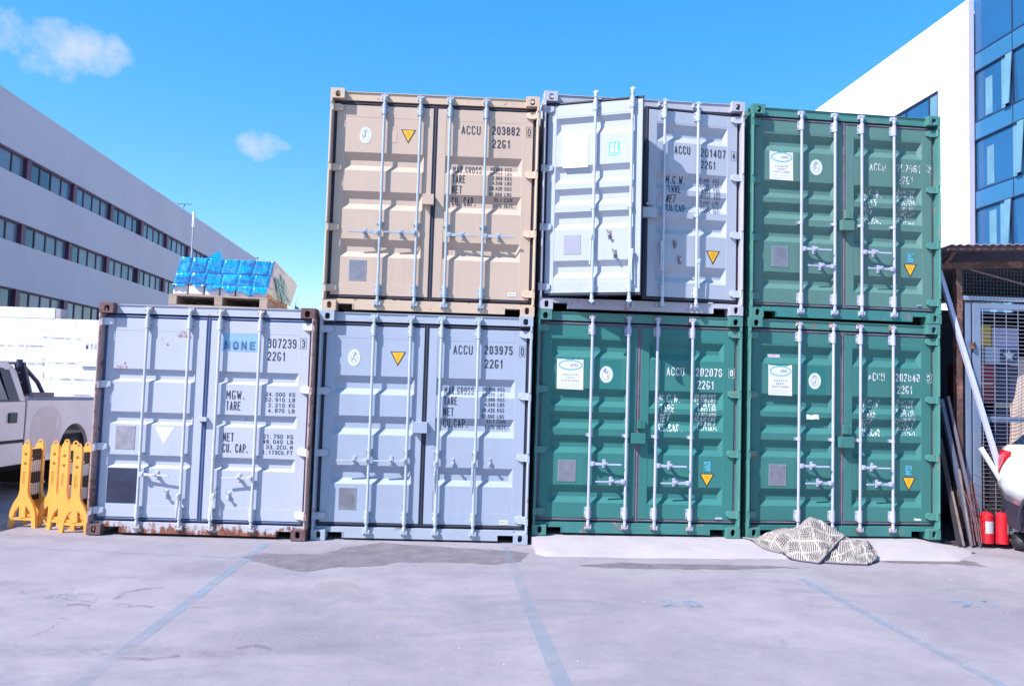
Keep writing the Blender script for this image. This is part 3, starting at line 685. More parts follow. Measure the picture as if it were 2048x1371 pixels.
PT1 = dict(label='sandy tan container numbered 203882, upper row, left of the open white one', paint=TAN, frame=TANF, hardware=GALV, rubber=RUBN, bolt=BOLT, catchmat=GALV, rods=rodA, ribs=RIB_A, panel=(.168, 1.104), mid=1.034,
    handles=[(.622, 'h', .922, -1, .365), (1.043, 'h', .930, -1, .370), (1.390, 'h', .925, 1, .365), (1.813, 'h', .926, 1, .365)],
    catches=[(.445, .922, 0, 0), (.862, .930, 0, 0), (1.580, .930, 0, 0), (1.998, .932, 0, 0)],
    extras=ptsA('203882', 'CU. CAP.') + [seal(0, .408, 2.070), warn(0, .818, .994, 2.158, 1.994), dplate(0, .277, .477, .362, .604), lockbox(0, 1.105, 1.232, 1.266, 1.390, .075, TAN), ryc(1, 2.126, 2.222, .236, .280),
        rect(0, 'faded_patch', .690, .772, 2.000, 2.130, mat('tan_patch', (.49, .37, .30), .5))])
PB1 = dict(label='light blue grey container numbered 203975, lower row, under the tan one', paint=BLUE, frame=BLUEF, hardware=HWB, rubber=RUBN, bolt=BOLT, catchmat=HWB, rods=[.612, 1.036, 1.388, 1.815], ribs=[tuple(v - .012 for v in q) for q in RIB_A], panel=(.168, 1.104), mid=1.010,
    handles=[(.612, 'h', .896, -1, .365), (1.036, 'h', .902, -1, .370), (1.388, 'v', .885, -1, .32), (1.815, 'v', .885, -1, .32)],
    catches=[(.441, .898, 0, 0), (.862, .905, 0, 0), (1.562, .900, 0, 1), (1.983, .910, 0, 1)],
    extras=ptsA('203975', 'CU.CAP.') + [seal(0, .392, 2.058), warn(0, .804, .984, 2.142, 1.977), dplate(0, .279, .478, .335, .583, lines=True), lockbox(0, 1.104, 1.262, 1.222, 1.348, .075, BLUE), ryc(1, 2.113, 2.213, .206, .254)])
PB0 = dict(label='rusty edged pale grey container marked NONE 307239, beside the yellow barriers', paint=PALE, frame=PALEF, casting=RUST, post=POSTR, sill=PALES, hinge=HWG, hardware=HWG, rubber=RUBB, bolt=BOLTR, catchmat=HWG, keeper=KEEPR, rods=rodB, ribs=RIB_B, panel=(.155, 1.100), rec=.040, sl=.022, mid=.900,
    handles=[(.535, 'h', .676, 1, .345), (1.012, 'v', .450, -1, .25), (1.358, 'v', .462, 1, .26), (1.815, 'h', .668, -1, .345)],
    catches=[(.725, .674, 0, 0), (.839, .466, 0, 1), (1.651, .670, 0, 0), (1.542, .462, 0, 1)],
    extras=[lettering(1, INK, [('307239', 1.893, 2.218, 2.135, 2.238, .0110), ('22G1', 1.897, 2.098, 1.990, 2.090, .0110), ('MGW.', 1.453, 1.656, 1.541, 1.640, .0095), ('TARE', 1.455, 1.618, 1.418, 1.518, .0095), ('NET', 1.440, 1.560, 1.066, 1.163, .0095), ('CU. CAP.', 1.440, 1.722, .944, 1.042, .0095)], 'serial_number'),
        boxed(1, INK, '3', 2.264, 2.334, 2.130, 2.252, .010),
        rect(1, 'painted_over_patch', 1.370, 1.808, 2.082, 2.283, mat('patch_blue', (.20, .36, .56), .5), label='dull blue painted-over patch behind the word NONE'),
        lettering(1, mat('ink_none', (.055, .13, .27), .55, alpha_worn=(22, .36)), [('NONE', 1.404, 1.752, 2.103, 2.197, .021, dict(gap=.50, lift=.0045))], 'owner_code'),
        lettering(1, INK, [('24.000 KG', 1.896, 2.232, 1.588, 1.632, .0062, dict(mono=True)), ('52.910 LB', 1.894, 2.232, 1.528, 1.572, .0062, dict(mono=True)), ('2.210 KG', 1.934, 2.232, 1.466, 1.510, .0062, dict(mono=True)), ('4.870 LB', 1.934, 2.232, 1.405, 1.449, .0062, dict(mono=True)),
            ('21.790 KG', 1.892, 2.230, 1.114, 1.160, .0062, dict(mono=True)), ('48.040 LB', 1.892, 2.230, 1.056, 1.100, .0062, dict(mono=True)), ('33.2CU.M', 1.930, 2.230, .995, 1.040, .0062, dict(mono=True)), ('1.173CU.FT', 1.892, 2.230, .936, .980, .0062, dict(mono=True))], 'weight_figure'),
        dplate(0, .227, .446, .948, 1.209, mat('plate_dull', (.26, .25, .30), .6, .2, var=.2, vscale=14)), 
        rect(0, 'blank_triangle', .667, .885, 1.014, 1.206, WHITE(), label='plain white triangle sticker'),
        rect(0, 'black_sign', .162, .512, .346, .734, mat('sign_black', (.022, .026, .060), .4, var=.4, vscale=4), th=.004, label='near black square board on the lower left door'),
        lockbox(1, 1.165, 1.262, 1.282, 1.330, .050, PALE)])
# the triangle needs its own outline
def tri0(t, doors, dep):
    decal(doors, 0, 'blank_triangle', .667, .885, 1.014, 1.206, WHITE(), dep, .002, 0, 'plain white triangle sticker', [(.667, 1.206), (.885, 1.208), (.776, 1.014)])
PB0['extras'][6] = tri0
hC = [(.650, 'h', .856, 1, .372), (1.080, 'h', .657, -1, .360), (1.428, 'h', .852, 1, .366), (1.850, 'h', .656, -1, .362)]
cC = [(.828, .858, 0, 0), (.912, .661, 0, 0), (1.600, .855, 0, 0), (1.664, .661, 0, 0)]
def Cspec(label, paint, num, m, chk, extra, fm=GRNF, kp=HWP, dz=0, hdz=0.0, mid=1.177, fig=None, m2=None):
    kw = {} if fig is None else dict(fig=fig)
    return dict(label=label, paint=paint, frame=fm, sill=GRNS, hardware=HWP, rubber=RUBG, bolt=BOLT, catchmat=HWP, rods=rodC, ribs=RIB_C, panel=(.176, 1.106), mid=mid, keeper=kp,
        handles=[(a, b, c + hdz, d, e) for a, b, c, d, e in hC], catches=[(a, b + hdz, c, d) for a, b, c, d in cC],
        extras=ptsC(num, m, chk, dz, m2=m2, **kw) + extra)
PT3 = Cspec('faded green container numbered 202061, upper right, beside the white building', GRN1, '202061', WOR2, '0', [notice(0, .258, .556, 1.698, 2.049), seal(0, .858, 1.878, .078, .098), dplate(0, .294, .502, .630, .881), lockbox(1, 1.145, 1.305, 1.103, 1.226, .085, GRN1, (1.212, 1.312, 1.255, 1.366)),
    tealgrid(1, 2.040, 2.128, .754, .873), warn(1, 1.994, 2.170, .738, .572), rect(1, 'metal_tab', 2.168, 2.222, .222, .236, GALV, th=.012)], m2=WOR2)
PB2 = Cspec('teal green container numbered 202076, lower row, beneath the open white one', GRN2, '202076', WOR1, '0', [notice(0, .246, .558, 1.676, 2.030), rect(0, 'dark_patch', .676, 1.005, 1.690, 2.030, mat('green_patch', (.014, .145, .140), .45), th=.0012), seal(0, .833, 1.860, .078, .098), dplate(0, .290, .497, .608, .854), lockbox(1, 1.133, 1.296, 1.067, 1.187, .085, GRN2, (1.203, 1.298, 1.241, 1.338)),
    tealgrid(1, 2.014, 2.104, .757, .874), warn(1, 1.968, 2.148, .733, .575), rect(1, 'metal_tab', 2.165, 2.245, .206, .226, HWP, th=.012)], dz=-.008, hdz=-.034, mid=1.150, m2=WOR3, kp=KEEPR)
PB3 = Cspec('green container numbered 202040, bottom right, with a rug lying before it', GRN3, '202040', WOR3, '0', [notice(0, .278, .574, 1.674, 2.037), rect(0, 'dark_patch', .760, 1.006, 1.700, 2.034, mat('green_patch', (.014, .145, .140), .45), th=.0012), seal(0, .866, 1.857, .078, .098), dplate(0, .298, .511, .602, .854), lockbox(1, 1.148, 1.328, 1.072, 1.200, .085, GRN3, (1.214, 1.316, 1.232, 1.342)),
    rect(0, 'small_label', .290, .440, 2.120, 2.162, mat('tag_pink', (.55, .42, .50), .6, var=.2, vscale=20)), rect(0, 'torn_label', .764, .922, 1.398, 1.455, WHITE(), ragged=4), rect(1, 'small_label', 2.150, 2.260, .212, .238, WHITE(), ragged=6),
    tealgrid(1, 2.032, 2.118, .752, .874), warn(1, 1.989, 2.169, .731, .563)], dz=.004, hdz=-.010, mid=1.160, m2=WOR2, kp=KEEPR)
PT2 = dict(label='white grey container with one door swung open, numbered 201407, upper row', paint=WHT, frame=WHTF, hardware=HWW, rubber=RUBN, bolt=BOLT, catchmat=mat('catch_dark', (.24, .22, .26), .6, .3, var=.3), hinge=WHT, rods=rodC, ribs=RIB_C, panel=(.176, 1.106), mid=1.177,
    open=(-R(22.5), R(6.0)), door_label={0: 'left door swung wide open'},
    handles=[(.650, 'v', .840, -1, .33), (1.080, 'v', .652, 1, .33), (1.428, 'v', .815, -1, .33), (1.850, 'v', .630, 1, .33)],
    catches=[(.835, .862, 0, 1), (.902, .640, 0, 1), (1.588, .825, 0, 1), (1.650, .640, 0, 1)],
    extras=[lettering(1, INK, [('ACCU', 1.568, 1.766, 1.915, 2.012, .0110), ('201407', 1.900, 2.222, 1.905, 2.003, .0110), ('22G1', 1.905, 2.090, 1.762, 1.856, .0105)], 'serial_number'),
        boxed(1, INK, '4', 2.296, 2.358, 1.890, 1.998, .009),
        lettering(1, INK, [('M.G.W.', 1.480, 1.722, 1.556, 1.650, .0105), ('TARE', 1.495, 1.655, 1.440, 1.535, .0105), ('NET', 1.484, 1.598, 1.330, 1.420, .0105, dict(slant=.08)), ('CU.CAP.', 1.482, 1.748, 1.215, 1.310, .0100)], 'weight_title'),
        lettering(1, INKW, [(s_, 1.888 + o_, 2.032, z, z + .043, .0058) for s_, o_, z in (('30.480', 0, 1.606), ('67.200', 0, 1.550), ('2.155', .035, 1.498), ('4.755', .035, 1.450), ('28.325', 0, 1.396), ('62.445', 0, 1.335), ('33.2', .03, 1.280), ('1.170', .02, 1.224))] +
            [(s_, 2.080, 2.158, z, z + .043, .0058) for s_, z in (('KGS', 1.606), ('LBS', 1.550), ('KGS', 1.498), ('LBS', 1.450), ('KGS', 1.396), ('LBS', 1.335), ('CU.M', 1.280), ('CU.FT', 1.224))], 'weight_figure'),
        warn(1, 1.985, 2.162, .772, .606), notice(0, .258, .560, 1.668, 2.052, True), gl(0, .805, .935, 1.786, 1.944), dplate(0, .296, .497, .645, .872, mat('plate_pale', (.27, .27, .36), .5, .1, var=.04)),
        lockbox(1, 1.160, 1.330, 1.110, 1.230, .070, WHT, (1.215, 1.300, 1.262, 1.292))])
container('T1', (-1.6047, 9.0022, 2.5940), -.019866, -.000197, PT1)
container('T2', (.8906, 9.0021, 2.6929), .013313, .001146, PT2)
container('T3', (3.4230, 9.0426, 2.6890), .046667, .001800, PT3)
container('B0', (-4.0897, 9.0659, .0099), -.067795, -.00117, PB0)
container('B1', (-1.6168, 8.9943, .002), -.034242, .000, PB1)
container('B2', (.8760, 8.9976, .0976), .007241, -.00235, PB2)
container('B3', (3.3954, 9.0163, .0983), .053752, -.00214, PB3)
# ---------------------------------------------------------------- ground, ramp, markings
PATCHES = [(-1.02, 5.55, .75, .42, .75, (.135, .132, .155), 38), (-.75, 6.45, 1.5, .6, .55, (.160, .155, .180), 6), (-2.6, 5.3, 1.5, .16, .7, (.145, .135, .155), 9), (-3.6, 5.1, .9, .2, .6, (.150, .142, .165), 7), (-1.5, 5.22, .35, .10, .8, (.135, .115, .120), 14), (1.9, 5.3, 1.6, .5, .35, (.19, .18, .21), 5), (-2.55, 6.35, .10, .06, .9, (.15, .12, .13), 16), (-1.95, 6.3, .12, .05, .9, (.19, .14, .14), 16), (4.6, 5.9, 1.2, .8, .35, (.18, .175, .205), 4), (2.6, 7.3, 1.2, .25, .4, (.20, .185, .21), 8)]
def groundmat():
    M = bpy.data.materials.new('asphalt_pale'); M.use_nodes = True; nt = M.node_tree; N = nt.nodes; L = nt.links; b = N['Principled BSDF']
    b.inputs['Roughness'].default_value = .88; b.inputs['Specular IOR Level'].default_value = .25
    tc = N.new('ShaderNodeTexCoord'); V = tc.outputs['Object']
    def noi(sc, d=6, rg=.6, st=None, dist=0):
        n = N.new('ShaderNodeTexNoise'); n.inputs['Scale'].default_value = sc; n.inputs['Detail'].default_value = d; n.inputs['Roughness'].default_value = rg; n.inputs['Distortion'].default_value = dist; s_ = V
        if st: mp = N.new('ShaderNodeMapping'); mp.inputs['Scale'].default_value = st; L.new(V, mp.inputs['Vector']); s_ = mp.outputs[0]
        L.new(s_, n.inputs['Vector']); return n.outputs['Fac']
    def ramp(fac, a, c, lo=0, hi=1):
        n = N.new('ShaderNodeMapRange'); n.inputs['From Min'].default_value = a; n.inputs['From Max'].default_value = c; n.inputs['To Min'].default_value = lo; n.inputs['To Max'].default_value = hi; L.new(fac, n.inputs['Value']); return n.outputs[0]
    def mix(fac, c1, c2, mode='MIX'):
        n = N.new('ShaderNodeMixRGB'); n.blend_type = mode
        if isinstance(fac, float): n.inputs[0].default_value = fac
        else: L.new(fac, n.inputs[0])
        for i, c in ((1, c1), (2, c2)):
            if isinstance(c, tuple): n.inputs[i].default_value = (*c, 1)
            else: L.new(c, n.inputs[i])
        return n.outputs[0]
    cur = mix(ramp(noi(.55, 6, .6), .35, .68), (.245, .220, .252), (.335, .302, .340))
    cur = mix(ramp(noi(2.6, 7, .65), .40, .75, 0, .55), cur, (.180, .168, .205))
    cur = mix(ramp(noi(.85, 7, .68, st=(.7, 1.5, 1), dist=.8), .52, .66, 0, .50), cur, (.150, .146, .178))
    cur = mix(ramp(noi(22, 5, .75), .50, .70, 0, .30), cur, (.16, .15, .18))
    cur = mix(ramp(noi(7, 5, .7, st=(1, .45, 1)), .58, .72, 0, .45), cur, (.325, .285, .295))
    cur = mix(ramp(noi(1.1, 8, .72, dist=1.2), .62, .72, 0, .55), cur, (.130, .125, .150))          # oil-darkened patches
    cur = mix(ramp(noi(150, 3, .8), .38, .66, 0, .40), cur, (.14, .13, .17))                         # aggregate
    cur = mix(ramp(noi(60, 3, .8), .66, .74, 0, .5), cur, (.55, .52, .56))
    sx_ = N.new('ShaderNodeSeparateXYZ'); L.new(V, sx_.inputs[0])
    def mm(op, a, c=None, cl=False):
        n = N.new('ShaderNodeMath'); n.operation = op; n.use_clamp = cl
        for i, v in enumerate((a, c)):
            if v is None: continue
            if isinstance(v, (int, float)): n.inputs[i].default_value = v
            else: L.new(v, n.inputs[i])
        return n.outputs[0]
    wob = noi(1.4, 6, .65)
    for cx, cy, rx, ry, k, co, sc in PATCHES:      # old repairs, oil drips and gritty spots, each where it lies in the yard
        e = mm('ADD', mm('POWER', mm('ABSOLUTE', mm('DIVIDE', mm('SUBTRACT', sx_.outputs[0], cx), rx)), 2.0), mm('POWER', mm('ABSOLUTE', mm('DIVIDE', mm('SUBTRACT', sx_.outputs[1], cy), ry)), 2.0))
        g = mm('ADD', mm('SUBTRACT', 1.0, e), mm('MULTIPLY', mm('SUBTRACT', wob, .5), 2.2), True)
        cur = mix(mm('MULTIPLY', mm('MULTIPLY', g, ramp(noi(sc, 5, .75), .35, .65)), k), cur, co)
    vo = N.new('ShaderNodeTexVoronoi'); vo.feature = 'DISTANCE_TO_EDGE'; vo.inputs['Scale'].default_value = .33
    mp = N.new('ShaderNodeVectorMath'); mp.operation = 'ADD'; nn = N.new('ShaderNodeTexNoise'); nn.inputs['Scale'].default_value = 1.6; nn.inputs['Detail'].default_value = 6; L.new(V, nn.inputs['Vector'])
    L.new(V, mp.inputs[0]); L.new(nn.outputs['Color'], mp.inputs[1]); L.new(mp.outputs[0], vo.inputs['Vector'])
    ck = ramp(vo.outputs['Distance'], .0, .0035, .55, 0)
    mk = N.new('ShaderNodeMath'); mk.operation = 'MULTIPLY'; L.new(ck, mk.inputs[0]); L.new(ramp(noi(.4, 3), .50, .60), mk.inputs[1])
    cur = mix(mk.outputs[0], cur, (.12, .11, .14))
    L.new(cur, b.inputs['Base Color'])
    bp = N.new('ShaderNodeBump'); bp.inputs['Strength'].default_value = .55; bp.inputs['Distance'].default_value = .006; L.new(noi(110, 4, .75), bp.inputs['Height']); L.new(bp.outputs[0], b.inputs['Normal'])
    return M
GM = groundmat()
mb = MB(); mb.add([(-700, -300, 0), (700, -300, 0), (700, 1200, 0), (-700, 1200, 0)], [(0, 1, 2, 3)])
g = mb.build('ground', GM); tag(g, 'pale weathered asphalt yard', kind='structure')

def sheet(name, poly, z, m, lab):
    mb = MB(); mb.add([(x, y, z) for x, y in poly], [tuple(range(len(poly)))]); o = mb.build(name, m); tag(o, lab, kind='structure'); return o
def marks(name, col, thr, z, sc=9, op=.75):
    return mat(name, col, .85, var=.1, vscale=5, alpha_worn=(sc, thr, .17, op), spec=.2)
LB = marks('line_paint', (.21, .31, .41), .46, 0, 5, .5); LB2 = marks('line_paint_faint', (.22, .31, .40), .47, 0, 4, .36)
sheet('parking_line', [(-2.095, 8.80), (-2.150, 5.35), (-2.055, 5.35), (-1.995, 8.80)], .004, LB, 'faded blue parking line before the pale grey container')
sheet('parking_line', [(-2.150, 5.34), (-2.160, 4.4), (-2.065, 4.4), (-2.055, 5.34)], .004, marks('line_paint_gone', (.22, .31, .40), .53, 0, 4, .25), 'nearly worn away end of the left parking line')
sheet('parking_line', [(-4.8, 8.40), (-2.15, 8.01), (-2.15, 8.07), (-4.8, 8.46)], .004, LB2, 'thin faded blue line crossing towards the barriers')
sheet('parking_line', [(.53, 8.85), (.565, 6.4), (.66, 3.2), (.78, 3.2), (.665, 6.4), (.60, 8.85)], .004, LB2, 'faded blue parking line in the middle of the yard')
sheet('parking_line', [(3.31, 7.50), (3.35, 5.8), (3.42, 3.2), (3.50, 3.2), (3.425, 5.8), (3.40, 7.50)], .004, LB, 'faded blue parking line running to the right foreground')
NUM = marks('number_paint', (.20, .33, .46), .49, 0, 10, .5)
for st, x0, x1, y0, y1 in (('20', 1.735, 2.075, 6.44, 6.66), ('21', 4.36, 4.72, 6.52, 6.76)):
    mb = MB(); text(mb, st, x0, x1, 0, y1 - y0, .058, lambda a, b: 0)
    mb.v = [(x, y0 + z, .0045 - y * .5) for x, y, z in mb.v]
    o = mb.build('bay_number', NUM, fixn=False); tag(o, 'worn pale blue bay number %s painted on the asphalt' % st, kind='structure')
# damp stains along the foot of the containers
def blob(cx, cy, pts, seed, jit):
    rr = random.Random(seed); o = []
    for i in range(len(pts)):
        a = Vector(pts[i]); b = Vector(pts[(i + 1) % len(pts)]); n = max(1, int((b - a).length / .05))
        for k in range(n):
            p = a + (b - a) * k / n; q = noise.noise(Vector((p.x * 6, p.y * 6, seed))) * jit
            o.append((p.x + q, p.y + noise.noise(Vector((p.x * 8, p.y * 8, seed + 9))) * jit))
    return o
def gl_(px, py):
    d = (f + r2 * ((px - 1024) / 1562) + u2 * ((685.5 - py) / 1562)); t = -CAM[2] / d.z; return (d.x * t, d.y * t)
WET = mat('damp_asphalt', (.165, .145, .168), .6, var=.22, vscale=5, alpha_worn=(7, .30, .14, .9), spec=.3)
WET2 = mat('damp_asphalt_soft', (.17, .16, .21), .7, var=.2, vscale=5, alpha_worn=(3.2, .50))
st = [gl_(*p) for p in ((478, 1114), (520, 1106), (640, 1108), (700, 1092), (760, 1084), (900, 1094), (1010, 1100), (1058, 1106), (1040, 1122), (985, 1128), (890, 1124), (800, 1124), (740, 1132), (680, 1133), (610, 1143), (540, 1130), (500, 1118))]
sheet('damp_stain', blob(0, 0, st, 3, .05), .0022, WET, 'dark damp stain spread before the blue grey container')
st = [gl_(*p) for p in ((1160, 1130), (1240, 1124), (1330, 1127), (1430, 1129), (1540, 1131), (1600, 1135), (1480, 1138), (1330, 1137), (1220, 1136))]
sheet('damp_stain', blob(0, 0, st, 5, .04), .0022, WET, 'thin dark stain along the foot of the concrete ramp')
st = [gl_(*p) for p in ((1755, 1122), (1840, 1118), (1900, 1117), (1945, 1122), (1975, 1133), (1900, 1127), (1800, 1126))]
sheet('damp_stain', blob(0, 0, st, 7, .03), .0022, WET, 'narrow dark stain on the asphalt right of the rug')
SC = mat('dusty_scuff', (.36, .29, .30), .9, var=.1, alpha_worn=(12, .48, .2, .45))
for p in ((672, 1170, 44, 9), (800, 1232, 22, 5)):
    sheet('dusty_scuff', [gl_(p[0] + p[2] * cos(i * pi / 12), p[1] + p[3] * sin(i * pi / 12)) for i in range(24)], .0018, SC, 'round sandy scuff worn into the asphalt')
for i, pl in enumerate(([(232, 1196), (250, 1184), (285, 1177), (320, 1175)], [(140, 1209), (160, 1208), (175, 1210)], [(262, 1212), (285, 1211), (300, 1213)], [(250, 1316), (300, 1318), (350, 1312)], [(480, 1295), (510, 1290), (540, 1296)])):
    mb = MB(); q = [gl_(*p) for p in pl]; stroke(mb, q, .05, lambda a, b: 0); mb.v = [(x, z, .0026) for x, y, z in mb.v]
    o = mb.build('tyre_scuff', mat('scuff_brown', (.17, .14, .17), .9, alpha_worn=(9, .50, .2, .5)), fixn=False); tag(o, 'short dark rubber scuff on the asphalt', kind='structure')
# concrete ramp under the green containers
mb = MB(); CON = mat('pale_concrete', (.335, .302, .330), .9, var=.10, vscale=2.4, bump=.25, bscale=30, streak=0)
xs = [.868 + i * (6.05 - .868) / 52 for i in range(53)]
rows = []
for x in xs:
    e = min(1, max(0, (x - 5.55) / .5)); k = noise.noise(Vector((x * 1.3, 2, 0))) * .05 + noise.noise(Vector((x * 6, 5, 0))) * .02
    yf = 8.30 + k + e * .45 + (.12 if x < .9 else 0) + .05 * (x - .9) * .3; ht = .090 * (1 - e * .9)
    rows.append([(x, yf, .001), (x, yf + .03, .018 * (1 - e * .6)), (x, 8.62 + k * .5 + e * .2, ht * .55), (x, 8.93, ht * .97), (x, 9.2, ht), (x, 15.3, ht), (x, 15.35, .001)])
n = len(rows[0]); vs = [p for rw in rows for p in rw]
mb.add(vs, [(i * n + j, (i + 1) * n + j, (i + 1) * n + j + 1, i * n + j + 1) for i in range(52) for j in range(n - 1)], 0, True)
mb.add([p for p in rows[0]], [tuple(range(n))]); mb.add([p for p in rows[-1]], [tuple(range(n))])
rp = mb.build('ramp', CON); tag(rp, 'pale concrete ramp under the green containers', kind='structure')
# small stones
ST = mat('stone', (.42, .38, .42), .9, var=.3, vscale=1)
mb = MB(); rr = random.Random(5)
for k in range(150):
    x = rr.uniform(-5, 6); y = rr.uniform(4.4, 8.9) if k % 3 else rr.uniform(8.6, 8.95); s_ = rr.uniform(.003, .009)
    if .9 < x and y > 8.2: continue
    vs = [(x + rr.uniform(.6, 1) * s_ * cos(t * pi / 3), y + rr.uniform(.6, 1) * s_ * sin(t * pi / 3), 0) for t in range(6)] + [(x + rr.uniform(-.3, .3) * s_, y, s_ * rr.uniform(.5, .9))]
    mb.add(vs, [(i, (i + 1) % 6, 6) for i in range(6)])
o = mb.build('gravel', ST); tag(o, 'loose bits of gravel scattered on the asphalt', kind='stuff')

# ---------------------------------------------------------------- long office building on the left
dL = Vector((sin(R(-.886)), cos(R(-.886)), 0))
MAR = mat('maroon_paint', (.12, .035, .075), .5, var=.1)
MARD = mat('maroon_frame', (.075, .035, .065), .5)
WALLL = mat('render_grey_lilac', (.56, .50, .54), .85, var=.05, vscale=.25, streak=.16, scol=(.46, .41, .46))
def winglass(name, col, rough=.08): return mat(name, col, rough, var=.25, vscale=.8, spec=.9)
GLD = winglass('glass_dark', (.03, .05, .10)); GLB = winglass('glass_blind', (.11, .135, .21), .25); GLM = winglass('glass_mid', (.09, .13, .22), .15)
bl = empty('office_building', (-21.5, 0, 0), (0, 0, math.atan2(-dL.x, dL.y)))
tag(bl, 'long lilac grey office block with ribbon windows, far left', 'building')
# local frame: x = towards the yard, y = along the street
A0, A1, TOPL = 20.0, 87.0, 15.38
strips = [(11.60, 12.72), (8.28, 9.34), (4.94, 6.02), (1.5, 2.7)]
mb = MB(); zprev = TOPL
for zb, zt in strips:
    mb.box(-.35, 0, A0, A1, zt, zprev); zprev = zb
mb.box(-.35, 0, A0, A1, 0, zprev); mb.box(-12, -.3501, A0, A1, 0, TOPL - .25); mb.box(-12, -.3501, A0, A0 + .3, TOPL - .249, TOPL); mb.box(-12, -.3501, A1 - .3, A1, TOPL - .249, TOPL)
mb.build('wall', WALLL, bl)
rw = random.Random(3)
for si, (zb, zt) in enumerate(strips[:3]):
    y = 25.75 - .15 * si; k = 0
    while y < A1 - 5:
        y1 = y + 4.93; wn = MB()
        wn.box(-.34, -.08, y, y + .42, zb, zt, 0)                      # pier between bays
        wn.box(-.33, -.20, y + .42, y1, zt - .07, zt, 1); wn.box(-.33, -.20, y + .42, y1, zb, zb + .06, 1)
        pw = (y1 - y - .42) / 4
        for q in range(5):
            yy = y + .42 + q * pw; wn.box(-.30, -.22, yy - .045 + (.045 if q == 0 else 0), yy + (.045 if q < 4 else 0), zb + .06, zt - .07, 1)
        wo = wn.build('window', [MAR, MARD], bl)
        pb = MB()
        for q in range(4):
            yy = y + .42 + q * pw; c = 1 if rw.random() < (.75 if si == 0 else .45) else (2 if rw.random() < .6 else 0)
            if si == 0 and y < 41 and q < 3 and y > 30: c = 0 if q < 2 else 1
            pb.box(-.275, -.262, yy + .04, yy + pw - .04, zb + .06, zt - .07, c)
            if rw.random() < .3: pb.box(-.262, -.258, yy + .04, yy + pw * rw.uniform(.35, .6), zb + .06, zt - .07, 1)
        pb.build('pane', [GLD, GLB, GLM], wo)
        y = y1; k += 1
# light mast in front of the building
ms = MB(); d = gl_(388, 1000); dx, dy = -6.84, 20.0
mst = empty('lightning_mast', (dx, dy, 0)); tag(mst, 'thin pale lightning mast rising left of the blue wrapped load', 'mast')
ms.cyl((0, 0, 0), (0, 0, 5.60), .022, 8); ms.build('pole', mat('mast_grey', (.35, .36, .42), .5), mst)
ms = MB(); ms.cyl((0, 0, 5.60), (0, 0, 5.99), .034, 8); ms.build('tip', mat('mast_white', (.8, .8, .85), .5), mst)
ra = empty('roof_antenna', (-22.2, 62.5, 15.30)); tag(ra, 'tiny stub antenna lying out over the office roof edge', 'antenna')
ms = MB(); ms.cyl((0, 0, 0), (.1, 0, .35), .03, 6); ms.cyl((-.5, 0, .3), (.6, 0, .3), .03, 6); ms.build('mast', MARD, ra)
rf = empty('roof_floodlight', (-23.4, 86.8, 15.05)); tag(rf, 'small cluster of floodlights at the far end of the office roof', 'floodlight')
ms = MB()
for q in range(3): ms.cyl((q * .42, -.2, .0), (q * .42, -.2, .22), .03, 6); ms.box(q * .42 - .09, q * .42 + .09, -.35, -.15, .20, .32)
ms.build('lamp_head', MARD, rf)

# ---------------------------------------------------------------- white and glass building on the right
aR = -1.7838
br = empty('glass_building', (27.51, 0, 0), (0, 0, R(-aR)))
tag(br, 'tall building with white cladding and blue glass front, upper right', 'building')
WH = mat('white_cladding', (.80, .79, .80), .45, var=.015, vscale=.5)
EDG = mat('joint_and_shaded_end', (.45, .44, .60), .5)
GB = mat('curtain_glass', (.02, .10, .24), .12, .12, var=.15, vscale=.25, spec=1.0)
GS = mat('spandrel_glass', (.035, .15, .30), .2, .12, var=.10, vscale=.25, spec=.9)
MUL = mat('mullion_dark', (.03, .04, .10), .4, .4); CUR = mat('curtain_pale', (.13, .27, .37), .35, .1, var=.15, vscale=.8)
def ylocal(pts): return pts
TOPR = 23.15; E0 = 38.74
mb = MB(); z = 0
mb.box(0, .30, E0, 41.27, 0, TOPR); mb.box(0, .30, 41.27, 62, 19.18, TOPR); mb.box(0, .30, 41.27, 62, 0, 16.4); mb.box(0, .30, 62, 92, 0, TOPR)
mb.box(.30, 14, E0 + .5, 92, 0, TOPR - .4)
wl = mb.build('white_wall', WH, br)
mb = MB(); mb.box(.001, .299, E0 - .012, E0 - .001, 0, TOPR - .05)  # slab's near end face, its shade painted in as darker lilac
for zz in (21.9, 20.6, 18.2, 16.9, 15.6, 14.2, 12.9, 11.5, 10.2, 8.8): 
    mb.box(-.004, .001, E0, 41.2 if 16.4 < zz < 19.2 else 92, zz, zz + .02)
mb.build('cladding_joints_shaded_end', EDG, br)
mb = MB(); mb.box(.12, .28, 41.27, 62, 16.4, 19.18)
fo = mb.build('side_window', GB, br)
mb = MB(); mb.box(.06, .12, 41.27, 41.42, 16.4, 19.18); mb.box(.06, .12, 41.42, 62, 19.08, 19.18)
for q in range(9): mb.box(.06, .1195, 42.15 + q * 2.2, 42.22 + q * 2.2, 16.4, 19.08)
mb.build('window_frame', MUL, fo); mb = MB(); mb.box(.110, .119, 41.43, 42.14, 16.4, 19.07); mb.build('blind', CUR, fo)
